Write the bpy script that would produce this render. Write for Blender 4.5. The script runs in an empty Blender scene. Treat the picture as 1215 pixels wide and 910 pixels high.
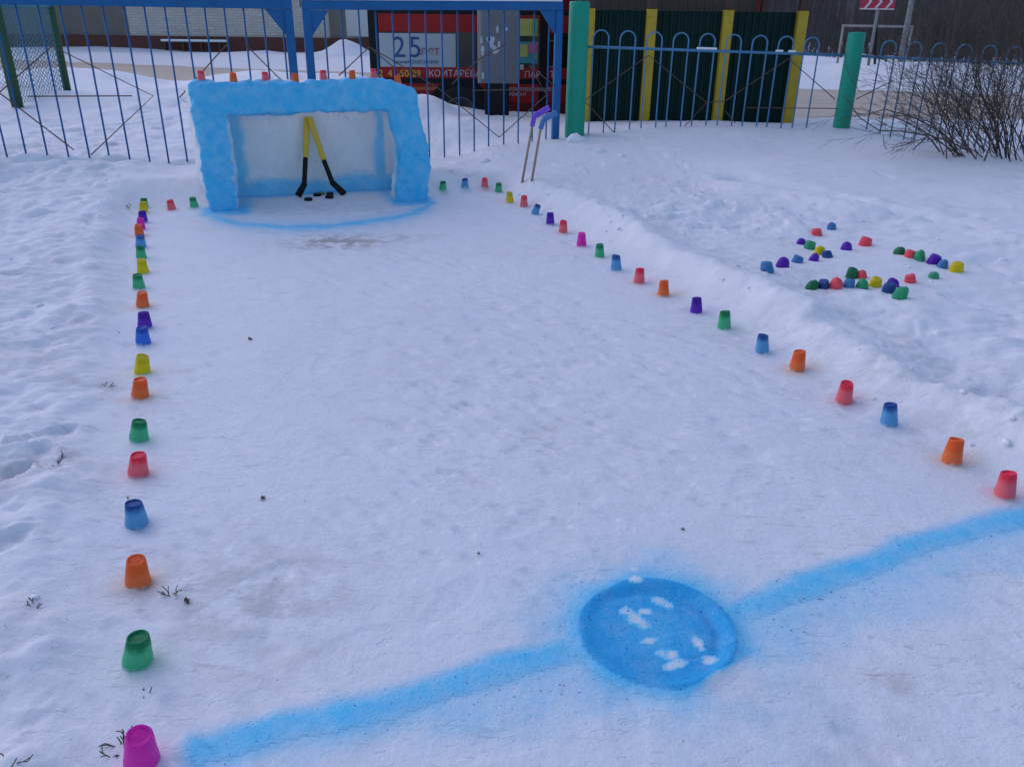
import bpy, bmesh, math, random
import numpy as np
from mathutils import Vector, Matrix

random.seed(7)
rng = np.random.default_rng(7)
scene = bpy.context.scene
C = scene.collection

# ------------------------------------------------------------------ camera
PW, PH, FPX = 1215.0, 910.0, 950.0
CAM = np.array([0.0, 0.0, 1.6])
PITCH, ROLL = math.radians(24.0), math.radians(0.7)
F_ = np.array([0, math.cos(PITCH), -math.sin(PITCH)])
U0 = np.array([0, math.sin(PITCH), math.cos(PITCH)])
R0 = np.array([1.0, 0, 0])
R_ = math.cos(ROLL) * R0 + math.sin(ROLL) * U0
U_ = -math.sin(ROLL) * R0 + math.cos(ROLL) * U0
cd = bpy.data.cameras.new('camera')
cam = bpy.data.objects.new('camera', cd)
C.objects.link(cam)
cd.sensor_width = 36.0
cd.lens = 36.0 * FPX / PW
cd.clip_start = 0.05
cd.clip_end = 2000
cam.matrix_world = Matrix(((R_[0], U_[0], -F_[0], CAM[0]), (R_[1], U_[1], -F_[1], CAM[1]),
                           (R_[2], U_[2], -F_[2], CAM[2]), (0, 0, 0, 1)))
scene.camera = cam

# ------------------------------------------------------------------ sky, sun, exposure
SUN_EL, SUN_AZ = math.radians(38), math.radians(-50)
w = bpy.data.worlds.new('World')
scene.world = w
w.use_nodes = True
nt = w.node_tree
bg = nt.nodes['Background']
sky = nt.nodes.new('ShaderNodeTexSky')
sky.sky_type = 'NISHITA'
sky.sun_disc = False
sky.sun_elevation = SUN_EL
sky.sun_rotation = SUN_AZ
sky.air_density = 1.0
sky.dust_density = 0.6
sky.ozone_density = 3.5
nt.links.new(sky.outputs[0], bg.inputs[0])
bg.inputs[1].default_value = 0.15
sd = bpy.data.lights.new('sun', 'SUN')
sd.energy = 0.85
sd.angle = math.radians(100)
sd.color = (1.0, 0.77, 0.92)
so = bpy.data.objects.new('sun', sd)
C.objects.link(so)
sdir = Vector((math.sin(SUN_AZ) * math.cos(SUN_EL), math.cos(SUN_AZ) * math.cos(SUN_EL), math.sin(SUN_EL)))
so.rotation_euler = sdir.to_track_quat('Z', 'Y').to_euler()
scene.view_settings.view_transform = 'Standard'
scene.view_settings.look = 'None'
scene.view_settings.exposure = 0.25
scene.view_settings.gamma = 1.0

# ------------------------------------------------------------------ pixel to place
def ray(px, py):
    d = R_ * ((px - PW / 2) / FPX) + U_ * ((PH / 2 - py) / FPX) + F_
    return d
def ground(px, py, z=0.0):
    d = ray(px, py)
    t = (z - CAM[2]) / d[2]
    return CAM + d * t
def at_y(px, py, Y):
    d = ray(px, py)
    return CAM + d * (Y / d[1])
def on_plane(px, py, A, ang):
    """hit a vertical plane through A running in direction ang; returns (u, z, xyz)"""
    u = np.array([math.cos(ang), math.sin(ang), 0]); n = np.array([-u[1], u[0], 0])
    d = ray(px, py)
    t = np.dot(np.array([A[0], A[1], 0]) - CAM * np.array([1, 1, 0]), n) / np.dot(d, n)
    p = CAM + d * t
    return float(np.dot(p - np.array([A[0], A[1], 0]), u)), float(p[2]), p

# ------------------------------------------------------------------ noise
def _h(ix, iy, s):
    v = np.sin(ix * 127.1 + iy * 311.7 + s * 74.73) * 43758.5453
    return v - np.floor(v)
def vnoise(x, y, s=0.0):
    ix, iy = np.floor(x), np.floor(y)
    fx, fy = x - ix, y - iy
    fx = fx * fx * fx * (fx * (fx * 6 - 15) + 10); fy = fy * fy * fy * (fy * (fy * 6 - 15) + 10)
    a, b, c, d = _h(ix, iy, s), _h(ix + 1, iy, s), _h(ix, iy + 1, s), _h(ix + 1, iy + 1, s)
    return (a * (1 - fx) + b * fx) * (1 - fy) + (c * (1 - fx) + d * fx) * fy - 0.5
def fbm(x, y, s=0.0, o=4, g=0.5):
    r, a = 0, 1.0
    c, sn = math.cos(0.6), math.sin(0.6)
    for i in range(o):
        r = r + a * vnoise(x, y, s + i * 3.1)
        x, y = (c * x - sn * y) * 2.03, (sn * x + c * y) * 2.03
        a *= g
    return r
def S(t):
    t = np.clip(t, 0, 1)
    return t * t * (3 - 2 * t)

# ------------------------------------------------------------------ what stands where (read from the photograph)
LEFT_ROW = [('green', 171, 249), ('yellow', 170.5, 254), ('purple', 170, 265), ('magenta', 167, 273), ('orange', 165.5, 281),
            ('blue', 167, 294.5), ('green', 168, 308), ('yellow', 170, 325), ('green', 165, 344), ('orange', 169.5, 366),
            ('purple', 172, 390), ('royal', 170, 408), ('yellow', 168.5, 444), ('orange', 166, 474), ('green', 165, 525),
            ('red', 164, 566), ('blue', 162, 628), ('orange', 163, 696), ('green', 163, 792), ('magenta', 168, 912)]
BACK_L = [('red', 204, 250), ('green', 231, 248)]
BACK_R = [('green', 525.5, 231), ('blue', 551.5, 229), ('red', 575, 228), ('green', 591.5, 230)]
RIGHT_ROW = [('yellow', 605, 241), ('red', 621.5, 246), ('blue', 634, 255), ('purple', 653, 267), ('red', 668, 277),
             ('magenta', 690, 293), ('green', 711.5, 306), ('blue', 731, 322), ('red', 758, 337), ('orange', 787, 352),
             ('purple', 826, 372), ('green', 859, 391), ('blue', 904, 418), ('orange', 945, 442), ('red', 1001, 479),
             ('blue', 1055, 506), ('orange', 1129, 550), ('red', 1192, 590)]
Lg = np.array([ground(px, py)[:2] for _, px, py in LEFT_ROW])
Rg = np.array([ground(px, py)[:2] for _, px, py in RIGHT_ROW])
def edge_fn(P):
    k = np.polyfit(P[:, 1], P[:, 0], 1)
    return lambda y: np.polyval(k, y)
xl_f, xr_f = edge_fn(Lg), edge_fn(Rg)
def xl_at(y):
    yy = np.concatenate([[-50], [0.2], Lg[::-1, 1], [10, 60]]); 
    xx = np.concatenate([[xl_f(0.2)], [xl_f(0.2)], Lg[::-1, 0], [xl_f(10)] * 2])
    return np.interp(y, yy, xx) - 0.05
def xr_at(y):
    yy = np.concatenate([[-50], [0.2], Rg[::-1, 1], [10, 60]])
    xx = np.concatenate([[xr_f(0.2)], [xr_f(0.2)], Rg[::-1, 0], [xr_f(10)] * 2])
    return np.interp(y, yy, xx) + 0.05
# goal frame: origin at the middle of its front foot
gl, gr = ground(246, 251), ground(508, 238)
GANG = math.atan2(gr[1] - gl[1], gr[0] - gl[0])
GO = (gl + gr) / 2
GW = float(np.linalg.norm((gr - gl)[:2]))
Gu = np.array([math.cos(GANG), math.sin(GANG)]); Gn = np.array([-Gu[1], Gu[0]])
def goal_local(x, y):
    dx, dy = x - GO[0], y - GO[1]
    return dx * Gu[0] + dy * Gu[1], dx * Gn[0] + dy * Gn[1]
# gate plane, and the plane of the arched fence on its right
GATE_ANG = math.radians(19.0)
GATE_A = ground(200, 207, 0.05)
FEN_ANG = math.radians(4.0)
_, _, fp = on_plane(684, 100, GATE_A, GATE_ANG)
FEN_A = fp
FW = GW * 0.5
print('goal w', GW, 'ang', math.degrees(GANG), GO, 'gateA', GATE_A, 'fenceA', FEN_A)
print('rink left', Lg[0], Lg[-1], 'right', Rg[0], Rg[-1])

# ------------------------------------------------------------------ terrain
CP = []
for px, py in [(-60, 176), (27, 178), (103, 185), (225, 192), (330, 192), (430, 190), (520, 190), (600, 172), (665, 165)]:
    CP.append(on_plane(px, py, GATE_A, GATE_ANG)[2])
for px, py in [(700, 158), (780, 151), (850, 149), (1000, 151), (1080, 166), (1150, 176), (1260, 180), (1400, 182)]:
    CP.append(on_plane(px, py, FEN_A, FEN_ANG)[2])
for px, py in [(-150, 92), (0, 88), (85, 84), (140, 89), (165, 95), (205, 101), (240, 90), (330, 88), (400, 92), (450, 95)]:
    CP.append(at_y(px, py, 18.0))
for px, py in [(480, 107), (505, 113), (540, 130), (600, 144), (660, 141)]:
    CP.append(at_y(px, py, 13.0))
for px, py, Yc in [(560, 141, 11.6), (600, 147, 11.8), (640, 147, 12), (560, 139, 14.2), (600, 143, 14.2), (650, 141, 14.2), (625, 144, 13), (580, 142, 12.4), (500, 112, 12.2), (470, 104, 12.6)]:
    CP.append(at_y(px, py, Yc))
for px, py in [(720, 150), (850, 150), (960, 139), (1050, 139), (1120, 140), (1215, 140), (1400, 140)]:
    CP.append(at_y(px, py, 15.5))
for x, y, z in [(2.6, 3, .10), (3.2, 4.5, .13), (2.0, 6, .13), (4.5, 5, .2), (3.2, 7, .19), (1.2, 8.2, .13), (5, 7.5, .26), (6.5, 9, .3),
                (3.2, 9.3, .33), (7, 5, .22), (9, 8, .3), (3.5, 1, .13), (7, 1, .2), (-2, 1, .03), (-2.5, 2.5, .05), (-3.2, 4, .06),
                (-5, 5, .08), (-4.6, 6.5, .08), (-6.5, 7, .12), (-5, 8, .12), (-9, 8, .2), (-8, 3, .1), (0.2, 9.3, .16), (0, -3, 0), (-5, -3, .05), (5, -3, .1),
                (-14, 12, .3), (12, 12, .3)]:
    CP.append(np.array([x, y, z]))
CP = np.array(CP)
def idw(x, y):
    num = np.zeros_like(x); den = np.zeros_like(x)
    for px, py, pz in CP:
        d2 = (x - px) ** 2 + (y - py) ** 2 + 0.12
        wt = d2 ** -1.9
        num += wt * pz; den += wt
    return num / den
PRINTS = []
for i in range(26):
    px = random.uniform(280, 1100); py = random.uniform(300, 890)
    p = ground(px, py)
    PRINTS.append((p[0], p[1], math.radians(random.choice([20, 200, 110, 150, 60]) + random.uniform(-35, 35)), random.uniform(.5, 1)))
LPRINTS = []
for i in range(150):
    x = random.uniform(-7.5, 0); y = random.uniform(1.0, 8.6)
    if x < xl_at(y) - 0.25:
        LPRINTS.append((x, y, math.radians(110 + random.uniform(-70, 70)), random.uniform(.4, 1.2)))
for i in range(60):
    x = random.uniform(0.2, 6); y = random.uniform(2.0, 9)
    if x > xr_at(y) + 0.5:
        LPRINTS.append((x, y, math.radians(110 + random.uniform(-70, 70)), random.uniform(.2, .6)))
SPOT_C = ground(779, 746)[:2]
FIG = ground(1022, 310, .14)[:2]
def seg_dist(x, y, pts):
    """signed distance to a polyline (positive towards the camera side) and how far along (0..1)"""
    best = np.full(x.shape, 1e9); sg = np.zeros_like(x); al = np.zeros_like(x)
    tot = sum(np.hypot(*(pts[i + 1] - pts[i])) for i in range(len(pts) - 1)); acc = 0
    for i in range(len(pts) - 1):
        a, b = pts[i], pts[i + 1]; d = b - a; L = np.hypot(*d)
        t = np.clip(((x - a[0]) * d[0] + (y - a[1]) * d[1]) / L ** 2, 0, 1)
        dist = np.hypot(x - a[0] - t * d[0], y - a[1] - t * d[1])
        s = np.sign(-(d[0] * (y - a[1]) - d[1] * (x - a[0])))
        m = dist < best
        best = np.where(m, dist, best); sg = np.where(m, s, sg); al = np.where(m, (acc + t * L) / tot, al); acc += L
    return best * sg, al
TRACK = [ground(a, b, .27)[:2] for a, b in ((850, 200), (890, 207), (960, 218), (1030, 233), (1100, 246), (1160, 258), (1260, 276))]
TRACK2 = [ground(a, b, .12)[:2] for a, b in ((960, 370), (1020, 400), (1090, 432), (1150, 452), (1240, 470))]
def road_far(x):
    return np.clip(36 - 0.41 * x, 24, 52) + 0.8 * vnoise(x * .15, x * 0 + 3, 2)
def H(x, y):
    x = np.asarray(x, float); y = np.asarray(y, float)
    dl = xl_at(y) - x; dr = x - xr_at(y)
    dl = dl + 0.05 * vnoise(x * 3, y * 3, 5); dr = dr + 0.05 * vnoise(x * 3, y * 3, 6)
    gu, gn = goal_local(x, y)
    db = gn - 0.22
    ml = S((dl - .02) / .30); mr = S((dr - .02) / .42); mb = S(db / 0.55)
    mb = mb * (1 - S((1.12 - np.abs(gu)) / .25) * S((1.15 - gn) / .3))
    out = 1 - (1 - ml) * (1 - mr) * (1 - mb)
    base = idw(x, y)
    far = S((np.hypot(x, y) - 60) / 60)
    near_fade = 1 - S((y - 30) / 20)
    # beyond the yard the ground falls to the road and rises again behind it
    rd = S((y - 15.2) / 1.6) * S((x + 3.5) / 2.5) + S((y - 18.8) / 2.5) * (1 - S((x + 3.5) / 2.5))
    rf = road_far(x)
    back = S((y - rf) / 4)
    base = base * (1 - rd) + (-0.38 + 0.38 * back + back * 0.35 * fbm(x * .25, y * .25, 9, 3)) * rd
    heap = 1.1 * np.exp(-((x + 9.9) ** 2 + (y - 51) ** 2 / 4) / 1.0)
    bank = 0.35 * S((x - 9) / 6) * np.exp(-((y - rf - 5) / 4.0) ** 2)
    z = base * out + heap + bank
    # right side: bank crest and a trough behind it, runs along the row of cups
    q = dr + 0.10 * vnoise(x * 1.3, y * 1.3, 11)
    z = z + mr * (0.050 + .03 * vnoise(x * 2.3, y * 2.3, 13)) * np.exp(-((q - .38) / .17) ** 2) * (1 - S((y - 6.3) / 2))
    z = z + mr * (- 0.055 * np.exp(-((q - .75) / .22) ** 2) + 0.04 * np.exp(-((q - 1.2) / .25) ** 2)) * (1 - S((y - 3.2 - 1.2 * vnoise(x, y, 12)) / 1.8))
    # old track crossing the right part
    sel = (x > .5) & (x < 9) & (y > 3) & (y < 11)
    if np.any(sel):
        for TRK, dp, w0 in ((TRACK, .19, .10), (TRACK2, .06, .12)):
            tq, al = seg_dist(x[sel], y[sel], TRK)
            tq = tq + .06 * vnoise(x[sel] * 2, y[sel] * 2, 92)
            en = S(al / .12) 
            z[sel] += en * (-dp * np.exp(-(tq / w0) ** 2) + dp * .25 * np.exp(-((tq - .26) / .16) ** 2))
    # lumps
    yard = 1 - S((y - 14) / 6)
    lump = fbm(x * 2.1, y * 2.1, 20, 5, .55)
    lump2 = np.abs(fbm(x * 4.3, y * 4.3, 31, 4, .55))
    ridge2 = S((vnoise(x * 6 + 2 * vnoise(x * 3, y * 3, 66), y * 9, 67) - .1) / .15) * S((fbm(x * 1.2, y * 1.2, 68, 2)) / .3)
    la = ml * (1 - mr)
    z = z + la * yard * (0.040 * lump - 0.022 * lump2 + 0.020 * fbm(x * 11, y * 11, 41, 4, .65) + .012 * ridge2 + .030 * S((y - 5.6) / 1.2) * S((3.6 - x) / 1.0) * ridge2 + .035 * S((y - 6.0) / 1.2) * S((3.6 - x) / 1.0) * (.1 - np.abs(fbm(x * 4.5, y * 4.5, 58, 3))))
    rough_r = (S((8.9 - y - .2 * x) / 2) * .8 + .25) * (1 - .75 * np.exp(-(((x - FIG[0]) / 1.3) ** 2 + ((y - FIG[1]) / 1.0) ** 2)))
    ridg = .13 - np.abs(fbm(x * 1.5 + y * .5, y * 2.6 - x * .7, 51, 4, .5))
    z = z + mr * yard * rough_r * (0.05 * fbm(x * 1.7, y * 1.7, 45, 5, .5) + 0.06 * ridg + 0.014 * fbm(x * 9, y * 9, 55, 4, .6) + .012 * ridge2 + .030 * S((y - 5.6) / 1.2) * S((3.6 - x) / 1.0) * ridge2 + .035 * S((y - 6.0) / 1.2) * S((3.6 - x) / 1.0) * (.1 - np.abs(fbm(x * 4.5, y * 4.5, 58, 3))))
    z = z + mb * (1 - mr) * (1 - ml) * yard * 0.05 * fbm(x * 2.5, y * 2.5, 46, 4, .5)
    z = z + (1 - yard) * (1 - rd) * 0.06 * fbm(x * .8, y * .8, 60, 4)
    z = z + S((y - 11) / 3) * (1 - rd) * 0.10 * fbm(x * .55, y * .55, 64, 3)
    # trodden ice
    ice = (1 - out)
    z = z + ice * (0.012 * fbm(x * 1.1, y * 1.1, 70, 3) + 0.0035 * fbm(x * 7, y * 7, 71, 4, .6))
    c, s_ = math.cos(math.radians(38)), math.sin(math.radians(38))
    xa, ya = c * x - s_ * y, s_ * x + c * y
    z = z - ice * 0.010 * S((vnoise(xa * 5, ya * 19, 80) - .12) / .25) * S((fbm(x * .9, y * .9, 83, 2) + .15) / .3)
    z = z - ice * 0.007 * S((vnoise(xa * 9, ya * 30, 86) - .15) / .2) * S((fbm(x * 1.1, y * 1.1, 88, 2) + .1) / .3)
    # small ledge shovelled in front of the gate on the left
    g = (x - GATE_A[0]) * -math.sin(GATE_ANG) + (y - GATE_A[1]) * math.cos(GATE_ANG)
    z = z - 0.07 * np.exp(-((g + 0.12 + .1 * vnoise(x * 2, y * 2, 90)) / .09) ** 2) * S((-2.3 - x) / 1.0)
    for P, dep in ((PRINTS, 0.0032), (LPRINTS, 0.024)):
        for (fx, fy, a, k) in P:
            sel = (np.abs(x - fx) < .3) & (np.abs(y - fy) < .3)
            if not np.any(sel):
                continue
            dx, dy = x[sel] - fx, y[sel] - fy
            fu, fv = dx * math.cos(a) + dy * math.sin(a), -dx * math.sin(a) + dy * math.cos(a)
            r = (fu / .135) ** 2 + (fv / .05) ** 2 * (1 + .5 * (fu < 0))
            m = S((1.35 - r) / .6)
            rim = np.exp(-((r - 1.5) / .5) ** 2)
            rib = 0.35 * np.sin(fu * 2 * math.pi / .024) if dep < .01 else 0
            z[sel] += k * dep * (-(1 + rib) * m + (.15 if dep < .01 else .35) * rim)
    # pressed rim round the painted spot
    rr = np.hypot((x - SPOT_C[0]), (y - SPOT_C[1]))
    z = z + 0.010 * np.exp(-((rr - 0.225) / .012) ** 2) * S((x - SPOT_C[0] + .1) / .2) - 0.008 * S((.215 - rr) / .03) - 0.009 * np.exp(-((rr - 0.175 ) / .012) ** 2) * S((y - SPOT_C[1]+(x - SPOT_C[0]) + .02) / .15)
    return z
def hz(x, y):
    return float(H(np.array([float(x)]), np.array([float(y)]))[0])
def hit(px, py, tmin=1.5, tmax=60):
    d = ray(px, py)
    t = tmin * (tmax / tmin) ** np.linspace(0, 1, 500)
    P = CAM[None] + d[None] * t[:, None]
    below = P[:, 2] < H(P[:, 0], P[:, 1])
    i = int(np.argmax(below)) if below.any() else 499
    a, b = t[max(i - 1, 0)], t[i]
    tt = np.linspace(a, b, 60)
    P = CAM[None] + d[None] * tt[:, None]
    below = P[:, 2] < H(P[:, 0], P[:, 1])
    return CAM + d * (tt[int(np.argmax(below))] if below.any() else b)

# ------------------------------------------------------------------ materials
MATS = {}
def node(nt, t, **kw):
    n = nt.nodes.new(t)
    for k, v in kw.items():
        setattr(n, k, v)
    return n
def mth(nt, op, a, b=None, clamp=False):
    n = nt.nodes.new('ShaderNodeMath'); n.operation = op; n.use_clamp = clamp
    for i, v in enumerate((a, b)):
        if v is None: continue
        if isinstance(v, (int, float)): n.inputs[i].default_value = v
        else: nt.links.new(v, n.inputs[i])
    return n.outputs[0]
def mixc(nt, fac, a, b):
    n = nt.nodes.new('ShaderNodeMix'); n.data_type = 'RGBA'
    for i, v in ((0, fac), (6, a), (7, b)):
        if isinstance(v, tuple): n.inputs[i].default_value = (*v, 1) if len(v) == 3 else v
        elif isinstance(v, (int, float)): n.inputs[i].default_value = v
        else: nt.links.new(v, n.inputs[i])
    return n.outputs[2]
def noise_tex(nt, vec, scale, detail=3, rough=.55, dist=0.0):
    n = nt.nodes.new('ShaderNodeTexNoise')
    n.inputs['Scale'].default_value = scale; n.inputs['Detail'].default_value = detail
    n.inputs['Roughness'].default_value = rough; n.inputs['Distortion'].default_value = dist
    if vec is not None: nt.links.new(vec, n.inputs['Vector'])
    return n.outputs['Fac']
def ramp(nt, v, a, b):
    n = nt.nodes.new('ShaderNodeMapRange'); n.interpolation_type = 'SMOOTHSTEP'
    nt.links.new(v, n.inputs[0]); n.inputs[1].default_value = a; n.inputs[2].default_value = b
    return n.outputs[0]
def base_mat(name):
    m = bpy.data.materials.new(name); m.use_nodes = True
    MATS[name] = m
    return m, m.node_tree, m.node_tree.nodes['Principled BSDF']
def paint(name, col, rough=.5, var=.25, scale=8, metal=0.0, bump=.15, dirt_tone=None, coord='Object', spec=.5):
    m, nt, b = base_mat(name)
    tc = node(nt, 'ShaderNodeTexCoord').outputs[coord]
    n1 = noise_tex(nt, tc, scale, 4, .6)
    n2 = noise_tex(nt, tc, scale * 6, 3, .6)
    dk = tuple(c * (1 - var) for c in col); lt = tuple(min(1, c * (1 + var)) for c in col)
    c = mixc(nt, n1, dk, lt)
    if dirt_tone:
        c = mixc(nt, ramp(nt, n2, .58, .72), c, dirt_tone)
    nt.links.new(c, b.inputs['Base Color'])
    b.inputs['Roughness'].default_value = rough; b.inputs['Metallic'].default_value = metal
    b.inputs['Specular IOR Level'].default_value = spec
    if bump:
        bp = node(nt, 'ShaderNodeBump'); bp.inputs['Strength'].default_value = bump; bp.inputs['Distance'].default_value = .01
        nt.links.new(n2, bp.inputs['Height']); nt.links.new(bp.outputs[0], b.inputs['Normal'])
    return m
def snow_material(name='snow'):
    m, nt, b = base_mat(name)
    geo = node(nt, 'ShaderNodeNewGeometry').outputs['Position']
    at = lambda n: node(nt, 'ShaderNodeAttribute', attribute_name=n)
    blue = at('blue').outputs['Fac']; dirt_tone = at('dirt_tone').outputs['Fac']
    st = at('stain')
    n_a = noise_tex(nt, geo, 9, 4, .6); n_b = noise_tex(nt, geo, 45, 4, .65); n_c = noise_tex(nt, geo, 170, 3, .6); n_l = noise_tex(nt, geo, 1.3, 4, .6)
    c = mixc(nt, n_l, (.74, .745, .765), (.86, .86, .865))
    c = mixc(nt, mth(nt, 'MULTIPLY', ramp(nt, n_b, .52, .72), .22), c, (.62, .62, .64))
    # grey-brown tone: dirt patches and darkened bands of the bank
    d = mth(nt, 'MULTIPLY', dirt_tone, ramp(nt, n_a, .36, .64), True)
    c = mixc(nt, mth(nt, 'MULTIPLY', d, .85, True), c, (.36, .345, .31))
    # crumbs of dirt everywhere
    crumbs = ramp(nt, noise_tex(nt, geo, 26, 2, .5), .745, .77)
    c = mixc(nt, mth(nt, 'MULTIPLY', crumbs, .5), c, (.25, .23, .20))
    # grey scuffs and skate scratches
    mq = node(nt, 'ShaderNodeMapping'); mq.inputs['Rotation'].default_value = (0, 0, math.radians(36)); mq.inputs['Scale'].default_value = (6, 30, 6)
    nt.links.new(geo, mq.inputs[0])
    sq = mth(nt, 'MULTIPLY', ramp(nt, noise_tex(nt, mq.outputs[0], 1.0, 4, .65, 1.5), .55, .70), ramp(nt, n_l, .42, .62))
    c = mixc(nt, mth(nt, 'MULTIPLY', sq, .62), c, (.47, .46, .48))
    pt = ramp(nt, noise_tex(nt, geo, 2.6, 5, .65, .4), .50, .70)
    c = mixc(nt, mth(nt, 'MULTIPLY', pt, .20), c, (.58, .56, .54))
    # dye
    c = mixc(nt, mth(nt, 'MULTIPLY', st.outputs['Alpha'], mth(nt, 'ADD', n_b, .45), True), c, st.outputs['Color'])
    bm = mth(nt, 'ADD', blue, mth(nt, 'MULTIPLY', mth(nt, 'MULTIPLY', mth(nt, 'SUBTRACT', n_a, .5), .55), ramp(nt, blue, .02, .3)))
    bm = mth(nt, 'ADD', bm, mth(nt, 'MULTIPLY', mth(nt, 'MULTIPLY', mth(nt, 'SUBTRACT', n_c, .5), .5), ramp(nt, blue, .02, .3)), True)
    bl = mixc(nt, ramp(nt, blue, .86, .98), mixc(nt, n_b, (.035, .49, .82), (.10, .64, .92)), mixc(nt, n_b, (.010, .33, .68), (.03, .44, .78)))
    c = mixc(nt, bm, c, bl)
    sp = mth(nt, 'MULTIPLY', ramp(nt, noise_tex(nt, geo, 95, 1, .4), .71, .75), ramp(nt, blue, .15, .5))
    c = mixc(nt, mth(nt, 'MULTIPLY', sp, .75), c, (.02, .11, .36))
    nt.links.new(c, b.inputs['Base Color'])
    b.inputs['Roughness'].default_value = .62
    b.inputs['Specular IOR Level'].default_value = .28
    # fine relief: crust, grains, scratches
    mp = node(nt, 'ShaderNodeMapping'); mp.inputs['Rotation'].default_value = (0, 0, math.radians(38)); mp.inputs['Scale'].default_value = (11, 34, 11)
    nt.links.new(geo, mp.inputs[0])
    scr = noise_tex(nt, mp.outputs[0], 1.0, 3, .6, 1.2)
    scr = mth(nt, 'MULTIPLY', ramp(nt, scr, .60, .72), -.5)
    mp2 = node(nt, 'ShaderNodeMapping'); mp2.inputs['Rotation'].default_value = (0, 0, math.radians(75)); mp2.inputs['Scale'].default_value = (12, 40, 12)
    nt.links.new(geo, mp2.inputs[0])
    scr2 = mth(nt, 'MULTIPLY', ramp(nt, noise_tex(nt, mp2.outputs[0], 1.0, 3, .6, .5), .64, .74), -.35)
    h = mth(nt, 'ADD', mth(nt, 'MULTIPLY', n_b, .75), mth(nt, 'MULTIPLY', n_c, .25))
    h = mth(nt, 'ADD', h, mth(nt, 'MULTIPLY', n_a, 1.2))
    h = mth(nt, 'ADD', h, scr); h = mth(nt, 'ADD', h, scr2)
    bp = node(nt, 'ShaderNodeBump'); bp.inputs['Strength'].default_value = .42; bp.inputs['Distance'].default_value = .012
    nt.links.new(h, bp.inputs['Height']); nt.links.new(bp.outputs[0], b.inputs['Normal'])
    return m
M_SNOW = snow_material()
def plain_snow():
    m, nt, b = base_mat('clean_snow')
    geo = node(nt, 'ShaderNodeNewGeometry').outputs['Position']
    n = noise_tex(nt, geo, 20, 4, .6)
    nt.links.new(mixc(nt, n, (.76, .765, .78), (.86, .86, .87)), b.inputs['Base Color'])
    b.inputs['Roughness'].default_value = .65
    bp = node(nt, 'ShaderNodeBump'); bp.inputs['Strength'].default_value = .5; bp.inputs['Distance'].default_value = .015
    nt.links.new(n, bp.inputs['Height']); nt.links.new(bp.outputs[0], b.inputs['Normal'])
    return m
M_CLEAN = plain_snow()
ICE = {  # pale (wide end), strong (narrow end where the dye has gathered), start of the strong zone
    'green': ((.08, .50, .24), (.006, .19, .07), .50), 'blue': ((.13, .38, .64), (.010, .060, .26), .55),
    'royal': ((.06, .20, .70), (.02, .07, .40), .5), 'orange': ((.92, .20, .06), (.88, .13, .025), .3),
    'red': ((.92, .17, .19), (.86, .03, .07), .5), 'yellow': ((.80, .62, .012), (.62, .48, .010), .4),
    'purple': ((.15, .03, .46), (.08, .014, .30), .4), 'magenta': ((.84, .04, .44), (.76, .025, .40), .5),
    'dark_green': ((.03, .22, .09), (.010, .11, .04), .3), 'navy': ((.04, .11, .32), (.014, .04, .18), .3)}
def ice_mat(k, h=.1, small=False):
    key = 'ice_' + k + ('_small' if small else '')
    if key in MATS: return MATS[key]
    a, c, z0 = ICE[k]
    m, nt, b = base_mat(key)
    tc = node(nt, 'ShaderNodeTexCoord').outputs['Object']
    sx = node(nt, 'ShaderNodeSeparateXYZ'); nt.links.new(tc, sx.inputs[0])
    n1 = noise_tex(nt, tc, 45, 3, .6); n2 = noise_tex(nt, tc, 160, 3, .6)
    zz = mth(nt, 'ADD', sx.outputs[2], mth(nt, 'MULTIPLY', mth(nt, 'SUBTRACT', n1, .5), .03))
    f = ramp(nt, zz, h * z0, h * (z0 + .38)) if not small else n1
    col = mixc(nt, f, a, c)
    col = mixc(nt, mth(nt, 'MULTIPLY', ramp(nt, n2, .55, .75), .25), col, tuple(min(1, v * 1.15 + .05) for v in a))
    fz_ = mth(nt, 'MULTIPLY', ramp(nt, mth(nt, 'ADD', sx.outputs[2], mth(nt, 'MULTIPLY', mth(nt, 'SUBTRACT', n1, .5), .035)), .016, .0), .7)
    if not small: col = mixc(nt, fz_, col, (.74, .74, .76))
    nt.links.new(col, b.inputs['Base Color'])
    b.inputs['Roughness'].default_value = .45
    b.inputs['IOR'].default_value = 1.31
    b.inputs['Transmission Weight'].default_value = .12
    b.inputs['Subsurface Weight'].default_value = .45
    b.inputs['Subsurface Radius'].default_value = (.03, .025, .025)
    b.inputs['Subsurface Scale'].default_value = .7
    b.inputs['Specular IOR Level'].default_value = .35
    bp = node(nt, 'ShaderNodeBump'); bp.inputs['Strength'].default_value = .35; bp.inputs['Distance'].default_value = .004
    nt.links.new(n1, bp.inputs['Height']); nt.links.new(bp.outputs[0], b.inputs['Normal'])
    return m

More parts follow.
